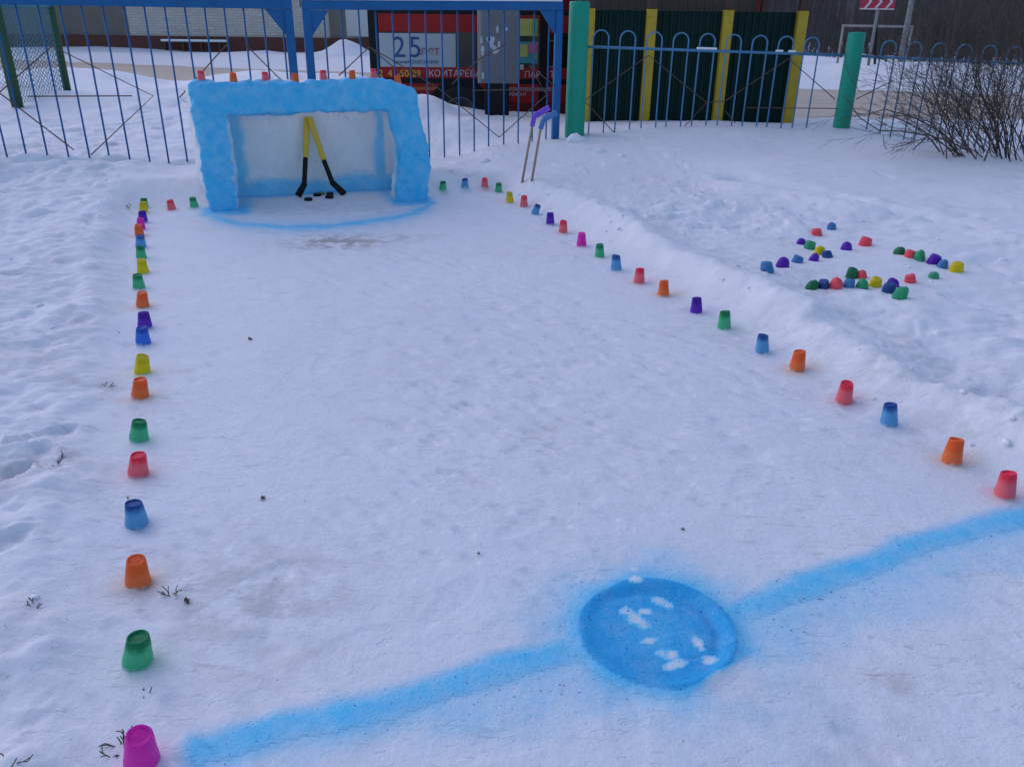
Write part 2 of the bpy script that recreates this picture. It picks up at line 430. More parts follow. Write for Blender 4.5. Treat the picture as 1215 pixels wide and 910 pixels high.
# ------------------------------------------------------------------ builders
class MB:
    def __init__(s): s.v = []; s.f = []
    def add(s, v, f):
        o = len(s.v); s.v += [tuple(map(float, p)) for p in v]; s.f += [tuple(i + o for i in q) for q in f]
    def box(s, x0, x1, y0, y1, z0, z1, M=None):
        v = [(x, y, z) for z in (z0, z1) for y in (y0, y1) for x in (x0, x1)]
        if M is not None: v = [tuple(M @ Vector(p)) for p in v]
        s.add(v, [(0, 2, 3, 1), (4, 5, 7, 6), (0, 1, 5, 4), (2, 6, 7, 3), (1, 3, 7, 5), (0, 4, 6, 2)])
        return s
    def bbox(s, x0, x1, y0, y1, z0, z1, b, M=None):
        """box with bevelled edges"""
        bm = bmesh.new()
        vs = [bm.verts.new((x, y, z)) for z in (z0, z1) for y in (y0, y1) for x in (x0, x1)]
        for q in [(0, 2, 3, 1), (4, 5, 7, 6), (0, 1, 5, 4), (2, 6, 7, 3), (1, 3, 7, 5), (0, 4, 6, 2)]: bm.faces.new([vs[i] for i in q])
        bmesh.ops.bevel(bm, geom=bm.edges[:], offset=b, segments=2, affect='EDGES', profile=.5)
        bm.verts.index_update()
        v = [tuple((M @ p.co) if M is not None else p.co) for p in bm.verts]
        s.add(v, [tuple(x.index for x in fc.verts) for fc in bm.faces]); bm.free()
        return s
    def tube(s, pts, rad, n=6, cap=True):
        pts = [Vector(p) for p in pts]
        if not hasattr(rad, '__len__'): rad = [rad] * len(pts)
        V = []; Fc = []
        up = None
        for i, p in enumerate(pts):
            d = (pts[min(i + 1, len(pts) - 1)] - pts[max(i - 1, 0)]).normalized()
            if up is None:
                up = Vector((0, 0, 1)) if abs(d.z) < .9 else Vector((1, 0, 0))
            a = d.cross(up)
            if a.length < 1e-4: a = d.orthogonal()
            a.normalize(); b_ = d.cross(a).normalized(); up = -b_ if False else a.cross(d)
            for k in range(n):
                t = 2 * math.pi * k / n
                V.append(p + a * (math.cos(t) * rad[i]) + b_ * (math.sin(t) * rad[i]))
        for i in range(len(pts) - 1):
            for k in range(n):
                Fc.append((i * n + k, i * n + (k + 1) % n, (i + 1) * n + (k + 1) % n, (i + 1) * n + k))
        if cap:
            Fc.append(tuple(range(n))[::-1]); Fc.append(tuple((len(pts) - 1) * n + k for k in range(n)))
        s.add(V, Fc); return s
    def lathe(s, prof, n=24, M=None, wob=0.0):
        V = []; Fc = []
        for i, (r, z) in enumerate(prof):
            for k in range(n):
                t = 2 * math.pi * k / n
                p = Vector((r * math.cos(t), r * math.sin(t), z))
                V.append(M @ p if M is not None else p)
        for i in range(len(prof) - 1):
            for k in range(n):
                Fc.append((i * n + k, i * n + (k + 1) % n, (i + 1) * n + (k + 1) % n, (i + 1) * n + k))
        Fc.append(tuple(range(n))[::-1]); Fc.append(tuple((len(prof) - 1) * n + k for k in range(n)))
        s.add(V, Fc); return s
    def mesh(s, name, smooth=False):
        me = bpy.data.meshes.new(name); me.from_pydata(s.v, [], s.f); me.update()
        if smooth: me.polygons.foreach_set('use_smooth', [True] * len(me.polygons))
        return me
    def build(s, name, mat, parent=None, smooth=False):
        return link(name, s.mesh(name, smooth), mat, parent)
def link(name, me, mat=None, parent=None, loc=None):
    o = bpy.data.objects.new(name, me); C.objects.link(o)
    if mat is not None and not me.materials: me.materials.append(mat)
    if parent is not None: o.parent = parent
    if loc is not None: o.location = loc
    return o
def empty(name, loc, rz=0.0):
    o = bpy.data.objects.new(name, None); C.objects.link(o); o.location = loc; o.rotation_euler = (0, 0, rz); o.empty_display_size = .1
    return o
def tag(o, label=None, cat=None, group=None, kind=None):
    if label: o['label'] = label
    if cat: o['category'] = cat
    if group: o['group'] = group
    if kind: o['kind'] = kind
    return o
def text_mesh(name, body, size, mat, parent, M, extrude=.002):
    cu = bpy.data.curves.new(name, 'FONT'); cu.body = body; cu.size = size; cu.extrude = extrude
    t = bpy.data.objects.new('tmp_text', cu); C.objects.link(t)
    dg = bpy.context.evaluated_depsgraph_get(); dg.update()
    me = bpy.data.meshes.new_from_object(t.evaluated_get(dg))
    bpy.data.objects.remove(t); bpy.data.curves.remove(cu)
    me.name = name; me.materials.clear()
    me.transform(M)
    return link(name, me, mat, parent)

# ------------------------------------------------------------------ the snow (one sheet to the horizon)
def axis(segs):
    out = [segs[0][0]]
    for a, b, s0, s1 in segs:
        x = a
        while x < b - 1e-6:
            f = (x - a) / (b - a)
            x += s0 + (s1 - s0) * f
            out.append(min(x, b))
    return np.array(sorted(set(np.round(out, 5))))
gx = axis([(-300, -60, 40, 12), (-60, -12, 8, .6), (-12, -5.5, .5, .06), (-5.5, -1.2, .034, .02), (-1.2, 2.3, .0115, .0115), (2.3, 6.5, .022, .04), (6.5, 14, .06, .5), (14, 70, .8, 8), (70, 300, 14, 40)])
gy = axis([(-40, -4, 12, 1), (-4, .95, .8, .05), (.95, 3.0, .0105, .0105), (3.0, 6.2, .011, .026), (6.2, 11.5, .028, .045), (11.5, 19, .05, .2), (19, 60, .3, 2.5), (60, 400, 5, 40)])
X, Y = np.meshgrid(gx, gy)
Z = H(X.ravel(), Y.ravel()).reshape(X.shape)
print('ground grid', X.shape)

# where blue paint was sprayed
G2 = lambda *p: [ground(a, b)[:2] for a, b in p]
LINE_L = G2((222, 880), (330, 853), (430, 832), (520, 806), (600, 780), (690, 752))
LINE_R = G2((862, 712), (930, 690), (1000, 668), (1070, 642), (1140, 620), (1220, 602), (1300, 580))
def blue_mask(x, y):
    b = np.zeros_like(x)
    sel = (y < 4.2) & (y > .8) & (x > -2) & (x < 4)
    xs, ys = x[sel], y[sel]
    r = np.zeros_like(xs)
    wob = .030 * fbm(xs * 7, ys * 7, 101, 3) 
    for pts, wide in ((LINE_L, .34), (LINE_R, .36)):
        q, al = seg_dist(xs, ys, pts)
        q = q + wob
        inner = S((q + .055) / .08)
        core = .85 * np.exp(-(np.clip(q - .045, 0, 9) / .088) ** 2)
        prox = al if pts is LINE_L else 1 - al
        wd = .15 + wide * .62 * prox ** 1.1 * (1 + .8 * fbm(xs * 3, ys * 3, 111, 3))
        fade = (.58 + .14 * prox) * np.exp(-(np.clip(q, 0, 9) / wd)) * S((.16 + .34 * prox + .25 * fbm(xs * 2.5, ys * 2.5, 121, 3) - q) / .22)
        m = inner * np.maximum(core, fade)
        if pts is LINE_L:
            e = np.hypot(xs - pts[0][0], ys - pts[0][1])
            along = (xs - pts[0][0]) * (pts[1] - pts[0])[0] + (ys - pts[0][1]) * (pts[1] - pts[0])[1]
            m = m * S((along / np.hypot(*(pts[1] - pts[0])) + .04) / .06)
        r = np.maximum(r, m)
    dx, dy = xs - SPOT_C[0], ys - SPOT_C[1]
    rr = np.hypot(dx, dy) + wob * .5
    disc = S((.268 - rr) / .045)
    halo = .85 * np.exp(-np.clip(rr - .245, 0, 9) / (.085 + .06 * fbm(xs * 6, ys * 6, 117, 3)))
    tone = .93 + .07 * S((rr - .02) / .2) - .12 * S((.02 - dx) / .1) * 0
    r = np.maximum(r, np.maximum(disc * tone, halo))
    for px, py, a, bq, ang in [(757, 688, .032, .012, -30), (753, 731, .048, .014, -58), (787, 713, .034, .012, -40), (793, 773, .026, .014, -15),
                           (801, 786, .030, .010, 25), (829, 762, .011, .020, 10), (842, 782, .020, .011, 15), (771, 757, .016, .007, 20), (766, 723, .02, .006, 0), (752, 675, .016, .006, 0), (700, 683, .04, .010, -20)]:
        c = ground(px, py)[:2]; t = math.radians(ang)
        fx, fy = xs - c[0], ys - c[1]
        e = ((fx * math.cos(t) + fy * math.sin(t)) / a) ** 2 + ((-fx * math.sin(t) + fy * math.cos(t)) / (bq * 1.5)) ** 2
        r = r * (1 - .78 * S((1.25 + 1.6 * vnoise(xs * 45, ys * 45, 7) - e) / 1.1))
    # a bite of clean snow at the lower right of the spot
    n0, n1 = ground(806, 828)[:2], ground(874, 786)[:2]
    d = n1 - n0; d /= np.hypot(*d)
    side = (xs - n0[0]) * d[1] - (ys - n0[1]) * d[0]
    bite = S((side + .008 + wob * .8) / .015) * np.exp(-((xs - n1[0] + .03) ** 2 + (ys - n1[1] + .06) ** 2) / .010)
    r = r * (1 - .85 * np.clip(bite * 1.4, 0, 1))
    b[sel] = r
    # crease arc before the goal and paint that ran along its foot
    gu, gn = goal_local(x, y)
    near = (np.abs(gu) < 2) & (gn > -2) & (gn < 1.4)
    u, n = gu[near], gn[near]
    wob = .05 * fbm(u * 5, n * 5, 131, 3)
    arc = -.98 * np.sqrt(np.clip(1 - (u / (FW * 1.02)) ** 2, 0, 1)) + .10
    q = n - arc + wob
    m = np.maximum(np.exp(-(q / .13) ** 2) * .82, .40 * np.exp(-(q / .26) ** 2)) * (np.abs(u) < FW * 1.04)
    foot = np.exp(-(np.clip(np.abs(np.abs(u) - (FW - .17)) - .17, 0, 9) / .06) ** 2) * np.exp(-(np.clip(np.abs(n + .01) - .16, 0, 9) / .07) ** 2)
    inn = .85 * np.exp(-(np.clip(.70 - n, 0, 9) / .12) ** 2) * (n < .9) * (np.abs(u) < FW)
    sides = .6 * np.exp(-((np.abs(u) - (FW - .34)) / .08) ** 2) * (n > 0) * (n < .9)
    b[near] = np.maximum(b[near], np.maximum(np.maximum(m, foot * .8), np.maximum(inn, sides)))
    return b
BL = blue_mask(X.ravel(), Y.ravel())

STAIN = {'orange': (.66, .44, .26), 'yellow': (.68, .60, .28), 'red': (.75, .32, .34), 'magenta': (.72, .30, .58), 'blue': (.30, .45, .68),
         'green': (.30, .58, .42), 'purple': (.42, .30, .66), 'royal': (.30, .42, .72)}
xs, ys = X.ravel(), Y.ravel()
stain = np.zeros((xs.size, 4)); stain[:, :3] = .8
def put_stain(c, gx_, gy_, r, a, offx=0, offy=0):
    d2 = (xs - gx_ - offx) ** 2 + (ys - gy_ - offy) ** 2
    sel = d2 < (3 * r) ** 2
    al = a * np.exp(-d2[sel] / r ** 2)
    m = al > stain[sel, 3]
    idx = np.where(sel)[0][m]
    stain[idx, :3] = STAIN[c]; stain[idx, 3] = al[m]
for row in (LEFT_ROW, RIGHT_ROW, BACK_L, BACK_R):
    for c, px, py in row:
        p = ground(px, py)
        k = {'orange': .75, 'yellow': .5, 'red': .5, 'magenta': .4, 'purple': .35}.get(c, .3)
        put_stain(c, p[0], p[1] + .03, .062, k)
        if row is RIGHT_ROW and c in ('orange', 'red', 'purple', 'green'):
            put_stain(c, p[0] + .085, p[1] + .05, .06, k * .62)
        if row is LEFT_ROW and c in ('orange', 'yellow'):
            put_stain(c, p[0] - .05, p[1] + .01, .05, k * .6)
dirt_tone = np.zeros(xs.size)
for px, py, r, a, st in [(300, 705, .30, .6, 1.0), (330, 760, .22, .35, 1), (262, 690, .12, .35, 1), (402, 287, .34, 1.7, .7), (480, 283, .22, .6, .6), (1060, 812, .10, .5, .6), (990, 850, .25, .25, 1),
                         (70, 552, .16, .6, .7), (115, 460, .25, .5, .5), (215, 440, .1, .3, .6), (860, 395, .45, .30, .6), (1130, 510, .4, .30, .5), (1080, 440, .5, .35, .5), (960, 330, .5, .2, .5),  # the entries right of the rink darken the bank slope and trough
                         (390, 247, .9, .35, .35), (545, 204, .3, .6, .25), (520, 420, 1.2, .15, 1), (700, 500, .9, .12, 1), (150, 560, .2, .3, .6), (590, 300, .8, .12, .6), (30, 340, .6, .2, .5), (10, 560, .2, .4, .6)]:  # includes a flat dark streak below the gate
    p = hit(px, py)
    e = ((xs - p[0]) / r) ** 2 + ((ys - p[1]) / (r * max(st, .3))) ** 2
    dirt_tone = np.maximum(dirt_tone, a * np.exp(-e))
dr_ = xs - xr_at(ys)
dirt_tone = np.maximum(dirt_tone, .28 * np.exp(-((dr_ - .62) / .14) ** 2) * (ys < 7) * (ys > 2))  # darkens a band along the trough behind the bank crest
lowspots = S((.0 - fbm(xs * 4.3, ys * 4.3, 31, 2)) / .3)
dirt_tone = np.maximum(dirt_tone, .20 * (fbm(xs * 1.3, ys * 1.3, 140, 4) > .12) * S((xl_at(ys) - xs) / .4) * (ys < 12))
# the far verge
dirt_tone = np.maximum(dirt_tone, .3 * S((ys - 22) / 4) * (ys < 48))
print('attrs done')

def set_attrs(me, bl, stn, dt):
    a = me.attributes.new('blue', 'FLOAT', 'POINT'); a.data.foreach_set('value', bl.astype(np.float32))
    a = me.attributes.new('dirt_tone', 'FLOAT', 'POINT'); a.data.foreach_set('value', dt.astype(np.float32))
    a = me.attributes.new('stain', 'FLOAT_COLOR', 'POINT'); a.data.foreach_set('color', stn.astype(np.float32).ravel())
def grid_mesh(name, V, quads):
    me = bpy.data.meshes.new(name)
    me.vertices.add(len(V)); me.vertices.foreach_set('co', V.astype(np.float32).ravel())
    me.loops.add(quads.size); me.loops.foreach_set('vertex_index', quads.ravel().astype(np.int32))
    me.polygons.add(len(quads)); me.polygons.foreach_set('loop_start', np.arange(0, quads.size, 4, dtype=np.int32))
    me.polygons.foreach_set('use_smooth', np.ones(len(quads), bool))
    me.update(calc_edges=True)
    return me
ny, nx = X.shape
idx = np.arange(nx * ny).reshape(ny, nx)
QUADS = np.stack([idx[:-1, :-1], idx[:-1, 1:], idx[1:, 1:], idx[1:, :-1]], -1).reshape(-1, 4)
V3 = np.stack([xs, ys, Z.ravel()], -1)
me = grid_mesh('snow_ground', V3, QUADS)
set_attrs(me, BL, stain, dirt_tone)
tag(link('snow_ground', me, M_SNOW), kind='structure')
def patch(name, mask, lift, grade):
    """a thin skin of the ground where mask holds, its border feathered down"""
    q = QUADS[mask[QUADS].all(1)]
    used, inv = np.unique(q, return_inverse=True)
    V = V3[used].copy()
    cnt = np.bincount(inv.ravel(), minlength=len(used))
    V[:, 2] += np.where(cnt >= 4, .0006 + lift * grade[used], .0005)
    me = grid_mesh(name, V, inv.reshape(-1, 4))
    set_attrs(me, BL[used], stain[used], dirt_tone[used])
    return link(name, me, M_SNOW)
spot_r = np.hypot(xs - SPOT_C[0], ys - SPOT_C[1])
near = ys < 4.2
tag(patch('painted_spot', (spot_r < .27) & near & (BL > .08), .003, S((.27 - spot_r) / .05)), 'round bright blue painted face-off spot with flaked white patches in the snow', 'painted spot')
tag(patch('painted_line', (spot_r > .272) & near & (BL > .60) & (xs < SPOT_C[0]), .0022, S((BL - .60) / .2) * S((spot_r - .272) / .06)), 'blue painted centre line running from the pink ice cup to the round spot', 'painted line', 'halves of the painted centre line')
tag(patch('painted_line', (spot_r > .272) & near & (BL > .60) & (xs > SPOT_C[0]), .0022, S((BL - .60) / .2) * S((spot_r - .272) / .06)), 'blue painted centre line from the round spot to the red cup at right', 'painted line', 'halves of the painted centre line')
gu_, gn_ = goal_local(xs, ys)
tag(patch('crease_arc', (BL > .25) & (gn_ < -.05) & (gn_ > -1) & (np.abs(gu_) < 1.4), .003, S((BL - .25) / .3)), 'curved blue crease line sprayed on the snow before the goal', 'painted line')

# road beyond the yard
rx = np.concatenate([np.linspace(-90, -20, 25), np.linspace(-18, 30, 60), np.linspace(33, 110, 25)])
fr = np.linspace(0, 1, 40)
RX, FR = np.meshgrid(rx, fr)
y0 = np.where(RX > -3.2, 15.9, 19.6) + .25 * vnoise(RX * .9, RX * 0, 5)
RY = y0 + (road_far(RX) - .2 - y0) * FR
RZ = H(RX.ravel(), RY.ravel()).reshape(RX.shape)
RZ = np.maximum(RZ + .012, -.366) + .012 * vnoise(RX * 2, RY * 2, 4)
id2 = np.arange(RX.size).reshape(RX.shape)
q2 = np.stack([id2[:-1, :-1], id2[:-1, 1:], id2[1:, 1:], id2[1:, :-1]], -1).reshape(-1, 4)
m_road, nt_, b_ = base_mat('dirty_ice_road')
geo = node(nt_, 'ShaderNodeNewGeometry').outputs['Position']
mp = node(nt_, 'ShaderNodeMapping'); mp.inputs['Scale'].default_value = (.12, 1.6, 1); mp.inputs['Rotation'].default_value = (0, 0, math.radians(14))
nt_.links.new(geo, mp.inputs[0])
n1 = noise_tex(nt_, mp.outputs[0], 1, 4, .6); n2 = noise_tex(nt_, geo, 2.5, 4, .6)
c = mixc(nt_, n1, (.31, .24, .165), (.56, .455, .33)); c = mixc(nt_, ramp(nt_, n2, .55, .8), c, (.58, .52, .45))
nt_.links.new(c, b_.inputs['Base Color']); b_.inputs['Roughness'].default_value = .6
tag(link('road', grid_mesh('road', np.stack([RX.ravel(), RY.ravel(), RZ.ravel()], -1), q2), m_road), kind='structure')

# ------------------------------------------------------------------ rounded lumpy blocks of snow (the goal)
def rblock(x0, x1, y0, y1, z0, z1, step, r, amp, seed, taper=None):
    """surface grid of a box, corners rounded by r, pushed about by noise; returns V, quads (goal-local)"""
    def lin(a, b): return np.linspace(a, b, max(2, int(round((b - a) / step)) + 1))
    ax = [lin(x0, x1), lin(y0, y1), lin(z0, z1)]
    vid = {}; V = []; Q = []
    def gid(p):
        k = (round(p[0], 4), round(p[1], 4), round(p[2], 4))
        if k not in vid: vid[k] = len(V); V.append(k)
        return vid[k]
    for d in range(3):
        u, v = [(1, 2), (2, 0), (0, 1)][d]
        for side in (0, 1):
            cst = ax[d][-1 if side else 0]
            for i in range(len(ax[u]) - 1):
                for j in range(len(ax[v]) - 1):
                    qs = []
                    for a, b in ((i, j), (i + 1, j), (i + 1, j + 1), (i, j + 1)):
                        p = [0, 0, 0]; p[d] = cst; p[u] = ax[u][a]; p[v] = ax[v][b]
                        qs.append(gid(p))
                    Q.append(qs if side else qs[::-1])
    V = np.array(V, float); Q = np.array(Q)
    lo = np.array([x0, y0, z0]) + r; hi = np.array([x1, y1, z1]) - r
    lo, hi = np.minimum(lo, (lo + hi) / 2), np.maximum(hi, (lo + hi) / 2)
    cpt = np.clip(V, lo, hi); dv = V - cpt
    L = np.linalg.norm(dv, axis=1, keepdims=True); nrm = dv / np.maximum(L, 1e-6)
    V2 = cpt + nrm * r
    s = 3.1
    def n3(p, f, sd): return (vnoise(p[:, 0] * f + p[:, 2] * f * .71, p[:, 1] * f + p[:, 2] * f * .9, sd) + vnoise(p[:, 0] * f - p[:, 1] * f * .6, p[:, 2] * f + p[:, 1] * f * .5, sd + 9))
    dsp = amp * (n3(V2, 4, seed) + .55 * n3(V2, 10, seed + 2) + .35 * n3(V2, 24, seed + 4))
    V2 = V2 + nrm * dsp[:, None]
    if taper: V2 = taper(V2)
    return V2, Q
goal = empty('snow_goal', (GO[0], GO[1], 0), GANG)
tag(goal, 'hockey goal built of packed snow with a bright blue painted front frame', 'goal')
GH = 1.17
_, ztop, _ = on_plane(370, 97, GO, GANG)
GH = float(np.clip(ztop, 1.0, 1.35))
print('goal height', GH)
PWD = .34
PWL = .285
def goal_part(name, box, blue_fn, seed, step=.034, r=.07, amp=.020, taper=None):
    V, Q = rblock(*box, step, r, amp, seed, taper)
    me = grid_mesh(name, V, Q)
    b = blue_fn(V)
    dt = .10 * (fbm(V[:, 0] * 4, V[:, 2] * 4, 3, 3) > .1)
    st = np.zeros((len(V), 4))
    set_attrs(me, np.clip(b, 0, 1), st, dt)
    return link(name, me, M_SNOW, goal)
nz = lambda V, f=5, s=3: fbm(V[:, 0] * f + V[:, 1] * f, V[:, 2] * f + V[:, 1] * 2, s, 3)
front = lambda V: .92 * S((.24 + .12 * nz(V) - V[:, 1]) / .10)
lt = lambda V: V + np.stack([np.where(V[:, 0] < -FW + .1, 1, .4) * (.07 * (1 - np.clip(V[:, 2] / GH, 0, 1)) - .045 * S((V[:, 2] - .8) / .4)), 0 * V[:, 0], 0 * V[:, 0]], -1)
rt = lambda V: V + np.stack([-.055 * S((V[:, 2] - .35) / .8) + .025 * np.exp(-((V[:, 2] - .45) / .2) ** 2), 0 * V[:, 0], 0 * V[:, 0]], -1)
def left_blue(V):
    f = front(V)
    f = f * (1 - .9 * S((-FW + .035 - V[:, 0]) / .05) * S((V[:, 1] - .03) / .08))        # outer flank stays white
    edge = S((GH - .30 - V[:, 2]) / .05) * np.exp(-((V[:, 0] - (-FW + PWL)) / .05) ** 2) * S((V[:, 1] - .01) / .03) * S((.14 - V[:, 1]) / .03)
    return np.maximum(f * (1 - .75 * edge), .6 * S((V[:, 1] - .12) / .06) * S((.36 - V[:, 1]) / .06) * (V[:, 0] > -FW + .2))
def frame_blocks():
    out = []
    for box in ((-FW, -FW + PWL, 0, .30, -.06, GH - .10), (FW - PWD + .02, FW, 0, .30, -.06, GH - .14), (-FW, FW, -.005, .30, GH - .275, GH)):
        V, Q = rblock(*box, .03, .055, 0.0, 1)
        out.append((V, Q))
    return out
def weld_frame():
    Vs, Qs, o = [], [], 0
    for V, Q in frame_blocks():
        Vs.append(V); Qs.append(Q + o); o += len(V)
    me = grid_mesh('tmp_frame', np.concatenate(Vs), np.concatenate(Qs))
    ob = bpy.data.objects.new('tmp_frame', me); C.objects.link(ob)
    md = ob.modifiers.new('r', 'REMESH'); md.mode = 'VOXEL'; md.voxel_size = .016
    ms = ob.modifiers.new('s', 'SMOOTH'); ms.iterations = 14; ms.factor = .5
    dg = bpy.context.evaluated_depsgraph_get(); dg.update()
    m2 = bpy.data.meshes.new_from_object(ob.evaluated_get(dg)); bpy.data.objects.remove(ob); bpy.data.meshes.remove(me)
    n = len(m2.vertices); co = np.zeros(n * 3); no = np.zeros(n * 3)
    m2.vertices.foreach_get('co', co); m2.vertex_normals.foreach_get('vector', no)
    V, N = co.reshape(-1, 3), no.reshape(-1, 3)
    def n3(p, f, sd): return vnoise(p[:, 0] * f + p[:, 2] * f * .71, p[:, 1] * f + p[:, 2] * f * .9, sd) + vnoise(p[:, 0] * f - p[:, 1] * f * .6, p[:, 2] * f + p[:, 1] * f * .5, sd + 9)
    d = .022 * n3(V, 4, 1) + .016 * n3(V, 9, 3) + .016 * n3(V, 19, 5) + .008 * n3(V, 37, 25) - .026 * np.abs(n3(V, 11, 15)) + .008
    V = V + N * d[:, None]
    zt = np.clip(V[:, 2] / GH, 0, 1.1); rs = S((V[:, 0] + .1) / (FW * .9))
    V[:, 0] += rs * (-.075 * zt ** 2 + .05 * np.exp(-((V[:, 2] - .42) / .25) ** 2))
    V[:, 2] -= .085 * S((V[:, 0] - FW + .5) / .55) ** 1.5 * S((V[:, 2] - .7) / .3)
    V[:, 2] += .012 * np.sin(V[:, 0] * 4) * S((V[:, 2] - .7) / .3)
    b = left_blue(V)
    top = S((V[:, 2] - GH + .30) / .06)
    b = np.maximum(b * (1 - .999 * top * (V[:, 1] > .12)), top * .92 * S((.26 + .12 * nz(V) - V[:, 1]) / .10))
    rin = S((FW - PWD + .075 - V[:, 0]) / .05) * S((V[:, 1] - .05) / .06) * S((V[:, 0] - .3) / .1) * (1 - top)
    b = b * (1 - .85 * rin)
    m2.vertices.foreach_set('co', V.ravel()); m2.update()
    m2.polygons.foreach_set('use_smooth', np.ones(len(m2.polygons), bool)); m2.name = 'frame'
    set_attrs(m2, np.clip(b, 0, 1), np.zeros((n, 4)), .2 * (fbm(V[:, 0] * 4, V[:, 2] * 4, 3, 3) > .1))
    m2.materials.clear()
    return link('frame', m2, M_SNOW, goal)
weld_frame()
def back_blue(V):
    u, z = V[:, 0], V[:, 2]
    w_ = .06 * nz(V, 6, 8)
    inner = (V[:, 1] < .80)
    bb = np.maximum(S((.20 + w_ - z) / .09), np.maximum(S((u - (FW - PWD - .085) + w_) / .05) * S((FW - PWD + .06 - u) / .05), S((-(FW - PWL - .14) - u + w_) / .06)))
    bb = np.maximum(bb, .55 * S((z - .70 + w_) / .12) * S((-u - .2) / .3))
    return .8 * bb * inner
goal_part('back_wall', (-FW + .05, FW - .05, .68, .90, -.06, GH - .10), back_blue, 4, r=.05, amp=.016)
sdt = lambda sgn: (lambda V: V + np.stack([sgn * .10 * S((V[:, 1] - .3) / .6), 0 * V[:, 0], 0 * V[:, 0]], -1))
goal_part('side_wall', (-FW + .0, -FW + .18, .22, .84, -.06, GH - .07), lambda V: .7 * S((V[:, 0] + FW - .12) / .04) * S((.22 - V[:, 2]) / .1) + .85 * S((V[:, 0] + FW - .14) / .03) * S((V[:, 1] - .55) / .1), 5, r=.05, taper=sdt(-1.1))
goal_part('side_wall', (FW - .22, FW - .04, .22, .84, -.06, GH - .13), lambda V: .75 * S((FW - .14 - V[:, 0]) / .04) * S((.20 - V[:, 2]) / .1), 6, r=.05, taper=sdt(.1))

# ------------------------------------------------------------------ ice cups
def cup_mesh(kind, seed, small=False):
    rr = random.Random(seed)
    me_ = MB()
    h, rb, rt_ = .094, .0385, .0285
    prof = [(rb * .9, -.012), (rb * 1.0, -.006), (rb * 1.01, .006), (rb * .985, .02), (rb + (rt_ - rb) * .45, .045), (rb + (rt_ - rb) * .75, .072),
            (rt_ * 1.01, h - .008), (rt_ * .985, h - .002), (rt_ * .93, h), (rt_ * .84, h - .001), (rt_ * .78, h - .006), (rt_ * .45, h - .0055 + rr.uniform(-.001, .003)), (rt_ * .1, h - .005)]
    me_.lathe(prof, 28)
    V = np.array(me_.v)
    a = np.arctan2(V[:, 1], V[:, 0])
    k = 1 + .020 * np.sin(a * 2 + rr.uniform(0, 6)) + .015 * np.sin(a * 3 + V[:, 2] * 60 + rr.uniform(0, 6)) + .012 * np.sin(a * 5 + rr.uniform(0, 6))
    V[:, 0] *= k; V[:, 1] *= k
    V[:, 2] += (V[:, 2] > .05) * .0035 * np.sin(a + rr.uniform(0, 6)) * (np.hypot(V[:, 0], V[:, 1]) > .01)
    me_.v = [tuple(p) for p in V]
    m = me_.mesh('ice_cup', True)
    m.materials.append(ice_mat(kind))
    return m
CUPM = {}
def cup(kind, pos, label, group, tilt=(0, 0), scale=1.0, var=0, sz=1.0):
    key = (kind, var % 3)
    if key not in CUPM: CUPM[key] = cup_mesh(kind, hash(key) % 1000 if False else len(CUPM) * 7 + 3)
    o = link('ice_cup', CUPM[key], None, None, tuple(pos))
    o.rotation_euler = (tilt[0], tilt[1], random.uniform(0, 6.28))
    o.rotation_mode = 'XYZ'
    M = Matrix.Rotation(tilt[0], 4, 'X') @ Matrix.Rotation(tilt[1], 4, 'Y') @ Matrix.Rotation(random.uniform(0, 6.28), 4, 'Z')
    o.rotation_euler = M.to_euler()
    o.scale = (scale, scale, scale * sz)
    tag(o, label, 'ice cup', group)
    return o
CN = {'green': 'green', 'blue': 'blue', 'royal': 'bright blue', 'orange': 'orange', 'red': 'red', 'yellow': 'yellow', 'purple': 'purple', 'magenta': 'pink'}
ORD = 'first second third fourth fifth sixth seventh eighth ninth tenth eleventh twelfth thirteenth fourteenth fifteenth sixteenth seventeenth eighteenth nineteenth twentieth'.split()
TL = {16: (.03, .06), 17: (-.02, .09), 8: (0, .05), 9: (0, .12), 10: (.0, .08), 15: (.02, .17), 18: (.04, .20), 19: (.05, .13), 11: (0, .06), 14: (0, .18), 13: (0, .17), 12: (0, .18)}
for i, (c, px, py) in enumerate(LEFT_ROW):
    p = ground(px, py - (1.5 if py < 420 else 4 if py < 600 else 8))
    z = hz(p[0], p[1])
    nb = ('between %s and %s' % (CN[LEFT_ROW[i - 1][0]], CN[LEFT_ROW[i + 1][0]])) if 0 < i < len(LEFT_ROW) - 1 else ('at the corner' if i == 0 else 'cut by the lower edge')
    cup(c, (p[0], p[1], z - .002), '%s ice cup, %s from far end of left row, %s' % (CN[c], ORD[i], nb), 'ice cups along the left edge of the rink', TL.get(i, (random.uniform(-.04, .04), random.uniform(.03, .15))), random.uniform(.97, 1.04), i)
TR = {20: (0, .12)}
for i, (c, px, py) in enumerate(RIGHT_ROW):
    p = ground(px, py - (1.5 if py < 420 else 4))
    z = hz(p[0], p[1])
    nb = ('between %s and %s' % (CN[RIGHT_ROW[i - 1][0]], CN[RIGHT_ROW[i + 1][0]])) if 0 < i < len(RIGHT_ROW) - 1 else ('near the wooden sticks' if i == 0 else 'above the blue line')
    tl = (random.uniform(-.05, .03), random.uniform(-.06, .03))
    if i == 16: tl = (-.03, .0)
    if i == 17: tl = (-.06, -.04)
    if i == 13: tl = (-.02, .03)
    if i == 15: tl = (0, -.13)
    if i == 2: tl = (.1, .35)
    cup(c, (p[0], p[1], z - .004), '%s ice cup, %s from far end of right row, %s' % (CN[c], ORD[i], nb), 'ice cups along the right edge of the rink', tl, random.uniform(.95, 1.02), i, 1.12)
